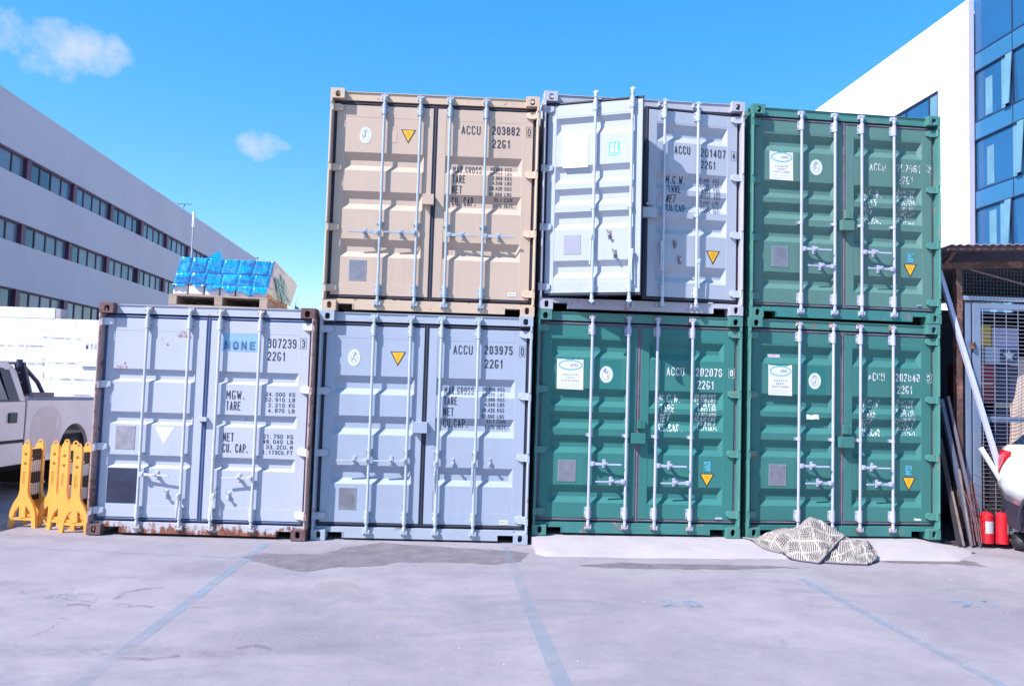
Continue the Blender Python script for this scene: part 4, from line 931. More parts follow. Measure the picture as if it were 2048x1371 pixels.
# curtain wall nearer the camera
rows_ = [(19.18, 20.15), (15.50, 16.47), (11.84, 12.80), (8.16, 9.12), (4.5, 5.45)]
mb = MB(); mb.box(.42, 14, 14, E0 - .02, 0, TOPR - .1); mb.build('curtain_wall_core', GB, br)
for i, (zb, zt) in enumerate(rows_):
    mb = MB(); mb.box(.34, .4195, 14, E0 - .02, zb, zt); mb.build('spandrel', GS, br)
mb = MB(); mb.box(.36, .4195, 14, E0 - .02, 20.15, TOPR - .1); mb.build('parapet_glass', GS if 0 else GB, br)
mb = MB()
for (zb, zt) in rows_: 
    for z in (zb, zt): mb.box(.318, .339, 14, E0 - .02, z - .03, z + .03)
mods = [36.02 - 2.62 * k for k in range(9)]
for y in mods:
    mb.box(.320, .3595, y - .025, y + .025, 20.19, TOPR - .1)
    for (zb, zt) in rows_: mb.box(.320, .3385, y - .018, y + .018, zb + .031, zt - .031)
mb.build('mullion', MUL, br)
rg = random.Random(11)
for i, (zt_, zb_) in enumerate([(19.18, 16.47), (15.50, 12.80), (11.84, 9.12), (8.16, 5.45)]):
    sh = (0, -.75, .15, 0)[i]
    for k, y in enumerate([38.70] + mods[:-1]):
        yn = ([38.70] + mods)[k + 1] + (0 if k >= 0 else 0); ya, yb = yn + sh * (1 if k < 8 else 0), (y + (sh if k > 0 else 0))
        wn = MB(); z0_, z1_ = zb_ + .03, zt_ - .03
        wn.box(.330, .4195, ya + .44, ya + .50, z0_, z1_); wn.box(.330, .4195, ya - .03, ya + .0, z0_, z1_)
        # narrow vent pushed out at the foot
        wn.add([(.30, ya + .44, z1_), (.30, ya + .02, z1_), (.12, ya + .02, z0_ + .05), (.12, ya + .44, z0_ + .05), (.33, ya + .44, z1_), (.33, ya + .02, z1_), (.16, ya + .02, z0_ + .05), (.16, ya + .44, z0_ + .05)], [(0, 1, 2, 3), (7, 6, 5, 4), (0, 4, 5, 1), (1, 5, 6, 2), (2, 6, 7, 3), (3, 7, 4, 0)], 2)
        wo = wn.build('window', [MUL, GB, CUR], br)
        cb = MB(); c0 = yb - rg.uniform(.5, .9); cb.box(.405, .4185, c0 - .5, c0, z0_ + .1, z0_ + (z1_ - z0_) * rg.uniform(.62, .9)); cb.box(.405, .4180, ya + .52, ya + .85, z0_, z1_); cb.build('curtain', CUR, wo)

# ---------------------------------------------------------------- whitewashed block wall behind the yard
BW = mat('whitewash', (.70, .70, .78), .9, var=.05, vscale=1.2, bump=.35, bscale=5, streak=.10, scol=(.45, .44, .52))
bw = empty('block_wall', (-14, 16.0, 0)); tag(bw, 'whitewashed concrete block wall behind the beige pickup', 'wall')
mb = MB(); bs = .01; rr = random.Random(21); z = 0; row = 0
def crs(x0, x1, z0, z1, lim):
    x = x0 - (.0 if row % 2 else .45)
    while x < x1:
        xa, xb = max(x, x0), min(x + .9, x1)
        if xb - xa > .03:
            o_ = rr.uniform(0, .005); g1 = .002 if rr.random() < .3 else .0; mb.box(xa + g1, xb - g1, -o_, .22, z0 + g1, z1 - g1)
        x += .9
while z < 2.85:
    h = .335 if z < 2.6 else 2.89 - z
    crs(-4, 21, z, z + h, 0); z += h; row += 1
mb.box(-3.995, 20.995, .02, .20, 0, 2.88)
mb.box(-4, 5.95, -.008, .30, 2.8905, 3.095)
mb.build('blocks', BW, bw, bevel=.004)
mb = MB(); mb.box(5.951, 6.06, 0, .30, 2.8905, 3.085); mb.build('end_block', mat('grey_block', (.36, .33, .35), .95, bump=.3, bscale=20), bw, bevel=.01)
mb = MB()
for (xa, za, xb, zb) in ((4.4, 2.33, 5.75, 2.34), (5.75, 2.52, 6.9, 2.49), (4.4, 2.00, 5.8, 1.99), (5.9, 2.02, 7.0, 2.04), (5.78, 2.10, 5.80, 1.72), (5.8, 1.72, 6.75, 1.70), (6.35, 1.70, 6.35, 1.60), (4.3, 2.05, 4.8, 2.04), (6.4, 1.40, 6.9, 1.41)):
    stroke(mb, [(xa, za), ((xa * 2 + xb) / 3, (za * 2 + zb) / 3 + rr.uniform(-.01, .01)), (xb, zb)], .013, lambda a, b: -.0125)
mb.build('open_joint', mat('joint_dark', (.22, .20, .26), .95, alpha_worn=(9, .47)), bw, fixn=False)  # dark broken strokes drawn for the joints between blocks
sg = empty('wall_sign', (-7.50, 15.955, 0)); tag(sg, 'white notice board lettered WAR, half hidden at the wall', 'sign')
mb = MB(); mb.box(0, .75, 0, .02, 1.97, 2.54); mb.build('board', mat('sign_white', (.74, .78, .84), .5, var=.02), sg)
mb = MB(); text(mb, 'WAR', .085, .315, 2.30, 2.42, .024, lambda a, b: 0); mb.build('lettering', mat('sign_ink', (.45, .45, .60), .6), sg, fixn=False)
# ---------------------------------------------------------------- vehicles
BLK = mat('black_plastic', (.018, .018, .024), .5); TYR = mat('tyre', (.022, .022, .026), .85, bump=.2, bscale=30)
RIM = mat('wheel_rim', (.35, .35, .38), .35, .7); CGL = mat('car_glass', (.012, .03, .07), .06, spec=1.0)
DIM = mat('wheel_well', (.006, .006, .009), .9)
def arc(cy, cz, r, a0, a1, n=14): return [(cy + r * cos(a0 + (a1 - a0) * i / n), cz + r * sin(a0 + (a1 - a0) * i / n)) for i in range(n + 1)]
def wheel(par, x, y, r, wd, side):
    mb = MB(); mb.cyl((x, y, r), (x - side * wd, y, r), r, 36); mb.cyl((x + side * .001, y, r), (x + side * .004, y, r), r * .62, 28)
    wo = mb.build('wheel', TYR, par, bevel=.02); mb = MB(); mb.cyl((x + side * .005, y, r), (x + side * .014, y, r), r * .60, 28)
    for q in range(5):
        t = q * 2 * pi / 5; mb.bar((x + side * .018, y, r), (x + side * .018, y + r * .54 * cos(t), r + r * .54 * sin(t)), .02, .09, up=(1, 0, 0))
    mb.build('rim', RIM, wo)
# beige pickup: local x to its left side (towards the yard), y to its tail, origin under the rear axle
tk = empty('pickup_truck', (-6.20, 13.15, 0), (R(-.9), 0, R(1.2)))
tag(tk, 'beige pickup with primer patches and a black rack behind the cab, left edge', 'pickup truck')
PTK = mat('truck_beige', (.72, .575, .54), .38, var=.10, vscale=1.1, streak=0, bump=.03, coat=.3)
PPR = mat('truck_primer', (.73, .56, .515), .6, var=.07, vscale=2)
Wt = 1.95; zs = .47; zr = 1.375
def shell(poly, xs, m, name, par, bev=.012): mb = MB(); [mb.prism(poly, 'x', a, b) for a, b in xs]; return mb.build(name, m, par, bevel=bev)
bed = [(-1.52, zs)] + [(-.53, zs)] + arc(0, .47, .53, pi, 0)[1:] + [(1.20, zs), (1.24, .60), (1.24, zr)] + [(-1.52, zr)]
shell(bed, ((0, -.07),), PTK, 'bed_side', tk); shell(bed, ((-Wt + .07, -Wt),), PTK, 'bed_side', tk)
mb = MB(); mb.box(-Wt + .071, -.071, -1.5, 1.18, .80, .84); mb.box(-Wt + .071, -.071, 1.18, 1.23, .62, zr); mb.box(-Wt + .071, -.071, -1.515, -1.47, .84, zr); mb.build('bed_floor', DIM, tk)
mb = MB(); 
for xx in (-.045, -Wt + .045): mb.cyl((xx, -1.5, zr + .022), (xx, 1.22, zr + .022), .034, 10)
mb.box(-.085, -.005, -1.50, 1.22, zr + .0005, zr + .016); mb.box(-Wt + .005, -Wt + .085, -1.50, 1.22, zr + .0005, zr + .016)
mb.build('bed_rail', mat('rail_grey', (.16, .16, .24), .5), tk)
mb = MB(); mb.box(-Wt + .08, -.075, -.55, .55, .1, .80); mb.box(-Wt + .3, -.3, -4.9, 1.1, .35, .58); mb.build('underbody', DIM, tk)
# cab with window opening
cab = [(-3.05, zs), (-1.555, zs), (-1.555, 1.02), (-1.60, 1.40), (-1.78, 1.80), (-1.95, 1.90), (-2.60, 1.93), (-2.95, 1.90), (-3.55, 1.42), (-3.62, 1.33), (-3.62, zs)]
low = [(-3.60, zs), (-1.555, zs), (-1.555, 1.36), (-3.60, 1.33)]
shell(low, ((0, -.06),), PTK, 'cab_side', tk); shell(low, ((-Wt + .06, -Wt),), PTK, 'cab_side', tk)
mb = MB()
for sx in (0, 1):
    X = (lambda v: v) if sx == 0 else (lambda v: -Wt - v)
    t_ = -.13                                                     # tumblehome at the roof
    def P(y, z): return (X(-.0 + t_ * (z - 1.33) / .57), y, z)
    # rear pillar panel, roof edge
    for q in ([(-1.556, 1.3605), (-1.565, 1.42), (-1.66, 1.78), (-1.74, 1.86), (-1.84, 1.79), (-1.70, 1.3605)], [(-1.74, 1.86), (-1.88, 1.905), (-2.60, 1.93), (-2.95, 1.90), (-2.92, 1.83), (-1.84, 1.79)], [(-2.95, 1.90), (-3.55, 1.37), (-3.45, 1.36), (-2.92, 1.83)]):
        o_ = [P(*p) for p in q]; i_ = [(x - .05 * (1 if sx == 0 else -1), y, z) for x, y, z in o_]; n = len(q)
        mb.add(o_ + i_, [tuple(range(n)), tuple(range(2 * n - 1, n - 1, -1))] + [(i, n + i, n + (i + 1) % n, (i + 1) % n) for i in range(n)])
mb.add([(-.13, -1.74, 1.861), (-Wt + .13, -1.74, 1.861), (-Wt + .13, -2.95, 1.901), (-.13, -2.95, 1.901), (-.3, -1.85, 1.93), (-Wt + .3, -1.85, 1.93), (-Wt + .3, -2.9, 1.955), (-.3, -2.9, 1.955)], [(4, 5, 6, 7), (0, 1, 5, 4), (1, 2, 6, 5), (2, 3, 7, 6), (3, 0, 4, 7)])
mb.add([(0, -1.556, 1.36), (-Wt, -1.556, 1.36), (-Wt + .13, -1.74, 1.86), (-.13, -1.74, 1.86)], [(0, 1, 2, 3)])
mb.build('cab_roof', PTK, tk, bevel=.012)
mb = MB(); mb.add([(-.02, -1.72, 1.362), (-.02, -3.46, 1.342), (-.135, -2.92, 1.83), (-.135, -1.85, 1.79), ], [(0, 1, 2, 3)]); mb.add([(-Wt + .02, -1.72, 1.362), (-Wt + .02, -3.46, 1.342), (-Wt + .135, -2.92, 1.83), (-Wt + .135, -1.85, 1.79)], [(0, 1, 2, 3)])
mb.build('side_window', CGL, tk)
mb = MB(); q = [(-1.70, 1.361), (-1.96, 1.361), (-2.08, 1.795), (-1.845, 1.79)]
mb.add([(-.004 - .228 * (z - 1.33), y, z) for y, z in q], [(0, 1, 2, 3)]); mb.bar((-.008, -1.80, 1.37), (-.008, -3.45, 1.35), .012, .03); mb.bar((-.11, -1.98, 1.80), (-.11, -2.9, 1.83), .012, .025)
mb.build('window_trim', mat('pillar_black', (.05, .045, .065), .5), tk)
mb = MB(); mb.add([(-.05, -3.58, 1.34), (-Wt + .05, -3.58, 1.34), (-Wt + .16, -2.97, 1.89), (-.16, -2.97, 1.89)], [(0, 1, 2, 3)]); mb.build('windscreen', CGL, tk)
nose = [(-5.05, .55), (-4.15, .50)] + [(-3.605, .50), (-3.605, 1.32), (-4.4, 1.25), (-4.95, 1.12), (-5.05, .95)]
nose = [(-3.605, .50), (-3.605, 1.32), (-4.4, 1.25), (-4.95, 1.12), (-5.05, .95), (-5.05, .55), (-4.78, .50)] + arc(-4.25, .47, .53, pi, 0)[::-1][::-1]
shell([(-3.605, .50), (-3.605, 1.32), (-4.4, 1.25), (-4.95, 1.12), (-5.05, .95), (-5.05, .55), (-4.80, .50)] + arc(-4.25, .50, .50, pi, 0), ((0, -Wt),), PTK, 'nose', tk)
mb = MB(); mb.box(-Wt + .2, -.2, -5.09, -5.055, .65, 1.05); mb.box(-Wt, 0, -5.16, -5.06, .42, .62); mb.build('grille', BLK, tk)
for yy in (0, -4.25):
    for xx, sd_ in ((-.03, 1), (-Wt + .03, -1)): wheel(tk, xx, yy, .385, .24, sd_)
mb = MB(); mb.box(0.001, .026, -2.00, -1.79, 1.06, 1.20); mb.build('door_handle', BLK, tk, bevel=.012)
mb = MB()
for q in (-1.538,): mb.box(-.001, .0015, q - .018, q - .008, zs, 1.37)
mb.bar((.0015, -1.56, .80), (.0015, -4.0, .80), .008, .045, up=(0, 0, 1)); mb.build('panel_gap', mat('gap_dark', (.03, .02, .03), .8), tk)
mb = MB(); mb.prism([(x_ + .03 * sin(7 * x_), z_) for x_, z_ in ellipse(-.92, .93, .47, .36, 28)], 'x', .0005, .0025)
mb.prism(ellipse(-1.12, 1.15, .06, .05, 16), 'x', .003, .004, 1); mb.prism(ellipse(-.60, 1.02, .04, .09, 20), 'x', .003, .004, 2)
mb.build('primer_patch', [PPR, mat('primer_pale', (.66, .55, .53), .6), PTK], tk)
mb = MB(); mb.box(.03, .26, -2.90, -2.76, 1.30, 1.53); mb.box(-.02, .05, -2.88, -2.80, 1.36, 1.42); mb.build('mirror', BLK, tk, bevel=.03)
rk = mat('rack_black', (.028, .03, .065), .45, .3)
mb = MB()
for xx in (-.10, -Wt + .10):
    mb.bar((xx, -1.36, zr + .03), (xx, -1.60, 1.90), .06, .17, up=(1, 0, 0), h2=.13); mb.tube([(xx, -1.58, 1.90), (xx, -1.08, 1.64), (xx, -.88, zr + .08)], .030)
    mb.cyl((xx, -1.61, 1.84), (xx, -1.61, 1.95), .042)
for zz, yy in ((1.90, -1.60), (1.76, -1.55), (1.62, -1.49), (1.46, -1.42)): mb.cyl((-.10, yy, zz), (-Wt + .10, yy, zz), .022, 8)
mb.build('headache_rack', rk, tk)
for xx in (-.13, -Wt + .03): mb = MB(); mb.box(xx, xx + .11, -1.42, -.72, zr + .017, zr + .115); mb.build('rack_foot', mat('rack_foot', (.16, .12, .14), .7), tk)

# white SUV: local x away from the yard (its far side), y to its tail, origin under the rear bumper corner
sv = empty('suv', (6.50, 9.22, 0), (0, 0, 0)); tag(sv, 'white SUV with a red tail light, cut off by the right edge', 'car')
PSV = mat('suv_white', (.62, .63, .67), .25, var=.01, coat=.6)
Ws = 1.86
def sec(y, zb, zt, ins_b, ins_t, par_m=None): pass
mb = MB()                                                         # body shell: stations from tail to nose
stn = [ # y, z0, z1(shoulder), inset at bottom, inset at mid, inset at shoulder
 (0.00, .68, 1.16, .17, .13, .20), (-.06, .64, 1.22, .10, .05, .13), (-.22, .60, 1.26, .05, .01, .075), (-.45, .57, 1.275, .02, .0, .05), (-.62, .57, 1.275, .02, .0, .05)]
def body_ring(st):
    y, zb, zt, ib, im, it = st; zm = zb + (zt - zb) * .55
    Lh = [(ib, y, zb), (im + .004, y, zb + (zt - zb) * .25), (im, y, zm), (im + .012, y, zb + (zt - zb) * .8), (it, y, zt)]
    return Lh + [(Ws - x, y_, z) for x, y_, z in Lh[::-1]]
rg_ = [body_ring(s_) for s_ in stn]; n = len(rg_[0])
mb.add([p for q in rg_ for p in q], [(i * n + j, i * n + (j + 1) % n, (i + 1) * n + (j + 1) % n, (i + 1) * n + j) for i in range(len(stn) - 1) for j in range(n)], 0, True)
mb.add(rg_[0], [tuple(range(n))])
mb.build('rear_quarter', PSV, sv, fixn=True)
side = [(-.6205, .40), (-.66, .40)] + arc(-1.02, .36, .40, 0, pi, 16) + [(-1.45, .34), (-3.42, .34)] + arc(-3.82, .36, .40, 0, pi, 16) + [(-4.35, .36), (-4.62, .48), (-4.66, .78), (-4.45, .96), (-3.6, 1.17), (-.6205, 1.275)]
side = [(-.6205, .62)] + arc(-.92, .38, .42, .72, pi, 16) + [(-1.36, .34), (-3.42, .34)] + arc(-3.84, .38, .42, 0, pi, 16) + [(-4.35, .36), (-4.62, .48), (-4.66, .78), (-4.45, .96), (-3.6, 1.17), (-.6205, 1.275)]
mb = MB(); mb.prism(side, 'x', 0, .10); mb.prism(side, 'x', Ws - .10, Ws); mb.box(.1001, Ws - .1001, -4.6, -.63, .55, 1.0); mb.build('body_side', PSV, sv, bevel=.02)
mb = MB(); mb.box(.15, Ws - .15, -4.3, -.4, .22, .55); mb.build('underbody', DIM, sv)
mb = MB()                                                         # black lower bumper valance
vs = [(.17, .004, .675), (.10, -.06, .635), (.05, -.23, .595), (.02, -.46, .565), (.02, -.60, .60), (.22, .00, .38), (.15, -.06, .33), (.09, -.22, .29), (.07, -.46, .26), (.07, -.60, .30)]
mb.add(vs + [(Ws - x, y, z) for x, y, z in vs], [(0, 1, 6, 5), (1, 2, 7, 6), (2, 3, 8, 7), (3, 4, 9, 8), (10, 15, 16, 11), (11, 16, 17, 12), (12, 17, 18, 13), (13, 18, 19, 14), (0, 5, 15, 10), (5, 6, 16, 15), (6, 7, 17, 16), (7, 8, 18, 17), (8, 9, 19, 18)])
mb.build('rear_bumper', mat('bumper_navy', (.03, .03, .055), .6), sv)
for yy in (-.92, -3.84):
    for xx, sd_ in ((.06, -1), (Ws - .06, 1)): wheel(sv, xx, yy, .36, .22, sd_)
    mb = MB()
    for xa in (-.012, Ws - .03):
        q = arc(yy, .38, .44, 0, pi, 16); q2 = arc(yy, .38, .405, pi, 0, 16); mb.prism(q + q2, 'x', xa, xa + .04)
    mb.build('wheel_arch', mat('bumper_navy', (.03, .03, .055), .6), sv)
mb = MB()                                                         # greenhouse
gh = [(.19, -.10, 1.245), (.07, -.50, 1.27), (.08, -2.4, 1.22), (.12, -3.4, 1.17)]; gt = [(.30, -.56, 1.62), (.24, -.90, 1.68), (.23, -1.9, 1.70), (.30, -2.7, 1.62)]
rr_ = gh + gt; mb.add(rr_ + [(Ws - x, y, z) for x, y, z in rr_], [(0, 1, 5, 4), (1, 2, 6, 5), (2, 3, 7, 6), (8, 12, 13, 9), (9, 13, 14, 10), (10, 14, 15, 11), (0, 4, 12, 8), (3, 11, 15, 7)])
mb.build('window_glass', CGL, sv)
mb = MB(); a = [(.27, -.42, 1.62), (.22, -.90, 1.70), (.21, -1.9, 1.72), (.30, -2.72, 1.63)]
mb.add(a + [(Ws - x, y, z) for x, y, z in a] + [(x + .12, y, z + .05) for x, y, z in a] + [(Ws - x - .12, y, z + .05) for x, y, z in a], [(0, 1, 9, 8), (1, 2, 10, 9), (2, 3, 11, 10), (4, 12, 13, 5), (5, 13, 14, 6), (6, 14, 15, 7), (8, 9, 13, 12), (9, 10, 14, 13), (10, 11, 15, 14), (0, 8, 12, 4), (3, 7, 15, 11)]); mb.build('roof', PSV, sv)
def bodyx(y, z):                                                  # half-profile of the rear quarter at (y, z)
    for (ya, za, zb, a1, a2, a3), (yb, zc, zd, b1, b2, b3) in zip(stn, stn[1:]):
        if yb <= y <= ya or (y > 0 and ya == 0):
            k = min(1, max(0, (ya - y) / (ya - yb))); z0_, z1_ = za + (zc - za) * k, zb + (zd - zb) * k
            i1, i2, i3 = a1 + (b1 - a1) * k, a2 + (b2 - a2) * k, a3 + (b3 - a3) * k; t = (z - z0_) / (z1_ - z0_)
            return i1 + (i2 - i1) * t / .55 if t < .55 else (i2 + .012 * (t - .55) / .25 if t < .8 else i2 + .012 + (i3 - i2 - .012) * (t - .8) / .2)
    return .05
TLR = mat('tail_red', (.42, .010, .018), .15, coat=.6, var=.3, vscale=9)
for X in (lambda v: v, lambda v: Ws - v):
    mb = MB(); ny, nz_ = 12, 6; vs = []
    for i in range(ny + 1):
        y = .004 - i * .36 / ny; zt_ = 1.205 - .02 * (i / ny); zb_ = .86 if y > -.07 else .86 + (1.13 - .86) * min(1, (-.07 - y) / .26)
        for j in range(nz_ + 1): z = zb_ + (zt_ - zb_) * j / nz_; vs.append((X(bodyx(min(y, -.001), z) - .010), y + .006, z))
    mb.add(vs, [(i * (nz_ + 1) + j, i * (nz_ + 1) + j + 1, (i + 1) * (nz_ + 1) + j + 1, (i + 1) * (nz_ + 1) + j) for i in range(ny) for j in range(nz_)], 0, True)
    mb.build('tail_light', TLR, sv, solid=.004)
bg_ = empty('dark_bag', (6.80, 9.02, 0)); tag(bg_, 'small slumped black bag on the ground under the SUV bumper', 'bag')
mb = MB(); vs = []; n1, n2 = 16, 9
for j in range(n2 + 1):
    for i in range(n1): t = 2 * pi * i / n1; ph = pi * j / n2; rr_ = .15 * sin(ph) ** .7 * (1 + .25 * noise.noise(Vector((cos(t) * 2, sin(t) * 2, ph * 2)))); vs.append((rr_ * cos(t) * 1.1, rr_ * sin(t) * .8, .12 - .12 * cos(ph) if j else 0.0))
mb.add(vs, [(j * n1 + i, j * n1 + (i + 1) % n1, (j + 1) * n1 + (i + 1) % n1, (j + 1) * n1 + i) for j in range(n2) for i in range(n1)], 0, True); mb.build('sack', mat('bag_black', (.02, .02, .028), .45, bump=.5, bscale=20), bg_)
mb = MB(); mb.tube([(-.05, 0, .22), (-.03, -.01, .29), (.03, -.01, .29), (.05, 0, .22)], .012, 6); mb.build('strap', mat('strap_tan', (.35, .22, .15), .7), bg_)

# ---------------------------------------------------------------- shed with mesh gate at the right
sh = empty('storage_shed', (5.9, 9.4, 0)); tag(sh, 'dark lean-to shed with rusty frame and galvanised mesh gate, right edge', 'shed')
SHW = mat('shed_blue_dark', (.035, .055, .095), .8, var=.2); RST = mat('rust_steel', (.085, .045, .040), .85, var=.4, vscale=7, bump=.3, bscale=25, rust=.5, rscale=5, rcol=(.16, .07, .06))
GFR = mat('gate_blue_grey', (.17, .22, .33), .5, .2, var=.1); RFU = mat('roof_sheet', (.20, .19, .26), .7, .1, var=.15, vscale=6, rust=.2, rscale=3)
mb = MB(); Z0 = 3.52
# corrugated roof sheet projecting forward
n = 80; vs = []
for i in range(n + 1):
    x = -.02 + i * .052; dz = .018 * (i % 2)
    vs += [(x, -.34, 3.655 + dz + x * .048), (x, 4.2, 3.40 + dz + x * .048)]
mb.add(vs, [(2 * i, 2 * i + 1, 2 * i + 3, 2 * i + 2) for i in range(n)]); mb.build('roof', RFU, sh, solid=.012)
mb = MB(); mb.bar((-.02, -.02, 3.445), (4.1, -.02, 3.66), .09, .085); mb.bar((-.0, -.30, 3.62), (4.1, -.30, 3.81), .04, .05); mb.bar((.10, -.28, 3.60), (.12, -.02, 3.46), .05, .05)
mb.build('roof_beam', RST, sh, bevel=.006)
mb = MB(); mb.box(.275, .355, -.05, .03, 0, 3.42); mb.box(4.0, 4.09, -.05, .03, 0, 3.6); mb.build('post', RST, sh, bevel=.005)
mb = MB(); mb.box(-.02, 4.1, 4.1, 4.15, 0, 3.40); mb.box(-.04, -.01, .05, 4.1, 0, 3.38); mb.box(4.1, 4.13, 0, 4.1, 0, 3.6); mb.build('back_wall', SHW, sh)
mb = MB(); mb.box(0, 4.1, .06, 4.1, .002, .010); mb.build('floor', mat('shed_floor', (.10, .09, .10), .9), sh)
mb = MB(); mb.box(.06, 4.1, -.12, -.04, .001, .055); mb.build('threshold', mat('threshold_dark', (.07, .05, .075), .7, var=.3), sh, bevel=.006)
mb = MB(); mb.box(.36, 4.0, -.035, .0, 3.035, 3.085); mb.build('cross_bar', mat('bar_pale', (.36, .40, .50), .45, .3), sh)
mb = MB(); mb.cyl((.45, .02, 3.44), (2.6, .02, 2.95), .010, 8); mb.build('brace', mat('brace_pink', (.35, .20, .18), .7), sh)
mb = MB()
for i in range(80): mb.box(.37 + i * .045, .373 + i * .045, -.0365, -.0345, 3.0, 3.5 if i > 20 else 3.44)
for i in range(11): mb.box(.36, 4.0, -.039, -.037, 3.01 + i * .045, 3.0125 + i * .045)
mb.build('upper_mesh', mat('mesh_dark', (.10, .12, .14), .6, .3), sh)
mb = MB(); mb.box(.405, .475, -.03, .03, .06, 3.0); mb.build('gate_post', GFR, sh, bevel=.004)
gt_ = MB(); gt_.box(.50, .60, -.035, .015, .10, 3.0); gt_.box(.60, 3.9, -.035, .015, 2.93, 3.0); gt_.box(.60, 3.9, -.035, .015, 1.52, 1.585); gt_.box(.60, 3.9, -.035, .015, .10, .17); gt_.box(3.9, 4.0, -.035, .015, .10, 3.0)
gate = gt_.build('gate', GFR, sh, bevel=.004)
mb = MB()
for i in range(57): 
    z = .20 + i * .0485
    mb.box(.60, 3.9, -.044, -.040, z, z + .0042)
for i in range(22): mb.box(.62 + i * .155, .625 + i * .155, -.0395, -.0355, .17, 2.93)
mb.build('wire_mesh', mat('mesh_galvanised', (.42, .42, .55), .4, .4), gate)
mb = MB(); mb.cyl((.488, -.05, 2.42), (.488, -.05, 2.50), .03, 10); mb.box(.455, .52, -.06, -.038, 2.44, 2.475); mb.build('latch', RST, gate)
# things kept inside the shed
def crate(name, x0, x1, y0, y1, z0, z1, m, lab, cat, bev=.006, parts=None):
    e = empty(name, (x0, y0, z0)); tag(e, lab, cat); mb = MB(); mb.box(0, x1 - x0, 0, y1 - y0, 0, z1 - z0); mb.build('carton' if name != 'carton' else 'shell', m, e, bevel=bev)
    if parts: parts(e, x1 - x0, y1 - y0, z1 - z0)
    return e
CARD = mat('cardboard', (.38, .27, .22), .8, var=.1)
def flapline(e, a, b, c): mb = MB(); mb.box(.02, a - .02, -.003, -.0005, c * .47, c * .53); mb.build('tape', mat('tape', (.45, .36, .28), .4), e)
crate('cardboard_box', 6.90, 7.40, 9.80, 10.3, .01, 1.20, CARD, 'tall brown cardboard box standing low inside the shed', 'box', parts=flapline)
crate('blue_crate', 6.955, 7.40, 9.78, 10.3, 1.21, 2.24, mat('crate_navy', (.03, .035, .09), .6), 'dark navy crate on the brown box inside the shed', 'crate', parts=flapline)
crate('red_crate', 6.60, 6.95, 9.76, 10.2, 1.75, 2.25, mat('crate_maroon', (.20, .015, .04), .6), 'dark red crate in the middle of the shed stack', 'crate', parts=flapline)
def star(e, a, b, c):
    mb = MB(); mb.box(a * .46, a * .98, -.004, -.0005, .02, c - .03, 0); cx, cz = a * .72, c * .5
    pts = [(cx + (.085 if i % 2 == 0 else .035) * sin(i * pi / 5), cz + (.085 if i % 2 == 0 else .035) * cos(i * pi / 5)) for i in range(10)]; mb.prism(pts, 'y', -.007, -.0045, 1)
    mb.build('star_print', [mat('print_navy', (.03, .05, .14), .6), mat('print_white', (.6, .62, .68), .6)], e)
crate('printed_carton', 6.82, 7.27, 9.75, 10.1, 2.262, 2.485, mat('carton_pale_blue', (.33, .38, .50), .6), 'pale carton with a white star on navy, mid shed', 'box', parts=star)
crate('yellow_box', 6.77, 6.915, 9.76, 10.1, 2.49, 2.76, mat('box_yellow', (.45, .30, .03), .6), 'narrow yellow box on top of the shed stack', 'box', parts=flapline)
crate('grey_box', 6.93, 7.28, 9.76, 10.1, 2.49, 2.74, mat('box_lilac', (.30, .32, .50), .6), 'lilac grey box beside the yellow one in the shed', 'box', parts=flapline)
tp = empty('draped_tarpaulin', (7.20, 9.80, 0)); tag(tp, 'pale tan tarpaulin draped over a stack inside the shed', 'tarpaulin')
mb = MB(); nu, nv = 26, 22; vs = []
for j in range(nv + 1):
    for i in range(nu + 1):
        uu, vv = i / nu, j / nv; z = 2.35 * vv; fold = .05 * sin(uu * 19 + vv * 2) * (1 - .5 * vv) + .04 * noise.noise(Vector((uu * 5, vv * 5, 1)))
        vs.append((uu * 1.7 - .16 * (1 - vv) ** 1.6, fold - .28 * (1 - vv) ** 1.5, z + .04 * noise.noise(Vector((uu * 4, 7, 0))) * vv))
mb.add(vs, [(j * (nu + 1) + i, j * (nu + 1) + i + 1, (j + 1) * (nu + 1) + i + 1, (j + 1) * (nu + 1) + i) for j in range(nv) for i in range(nu)], 0, True)
mb.build('cloth', mat('tarp_tan', (.50, .38, .32), .8, var=.08), tp, solid=.006); mb = MB(); mb.box(.05, 1.65, .12, .9, 0, 2.28); mb.build('stack_beneath', CARD, tp)

# leaning poles, beams
def pole(name, a, b, w_, h_, m, lab, cat, grp=None):
    o = MB(); A = Vector(a); B = Vector(b) - A; o.bar((0, 0, 0), B, w_, h_, up=(0, 1, 0)); q = o.build(name, m, loc=A, bevel=.004); tag(q, lab, cat, grp); return q
PW = mat('pole_lilac', (.42, .44, .66), .5, var=.06)
pole('leaning_pole', (6.779, 9.01, .0), (5.965, 9.456, 3.567), .052, .052, PW, 'long lilac square tube leaning from the SUV up to the green containers', 'pole')
pole('metal_offcut', (6.63, 9.07, .68), (6.40, 9.24, 1.20), .045, .045, mat('offcut_white', (.70, .73, .80), .4), 'short white metal offcut propped below the long leaning tube', 'metal bar')
BD = mat('beam_bluegrey', (.075, .09, .15), .6, var=.2); BK = mat('beam_dark', (.03, .025, .032), .8, var=.4); BWD = mat('beam_pale_edge', (.19, .155, .15), .8, var=.3, vscale=10)
pole('steel_beam', (6.28, 9.22, .02), (5.97, 9.36, 1.78), .05, .05, BD, 'blue grey steel beam leaning at the container corner', 'beam', 'beams leaning by the shed')
pole('thin_beam', (6.36, 9.20, .02), (6.06, 9.36, 1.82), .030, .03, mat('beam_mid', (.14, .12, .16), .7), 'thin brownish bar just right of the blue grey beam', 'beam', 'beams leaning by the shed')
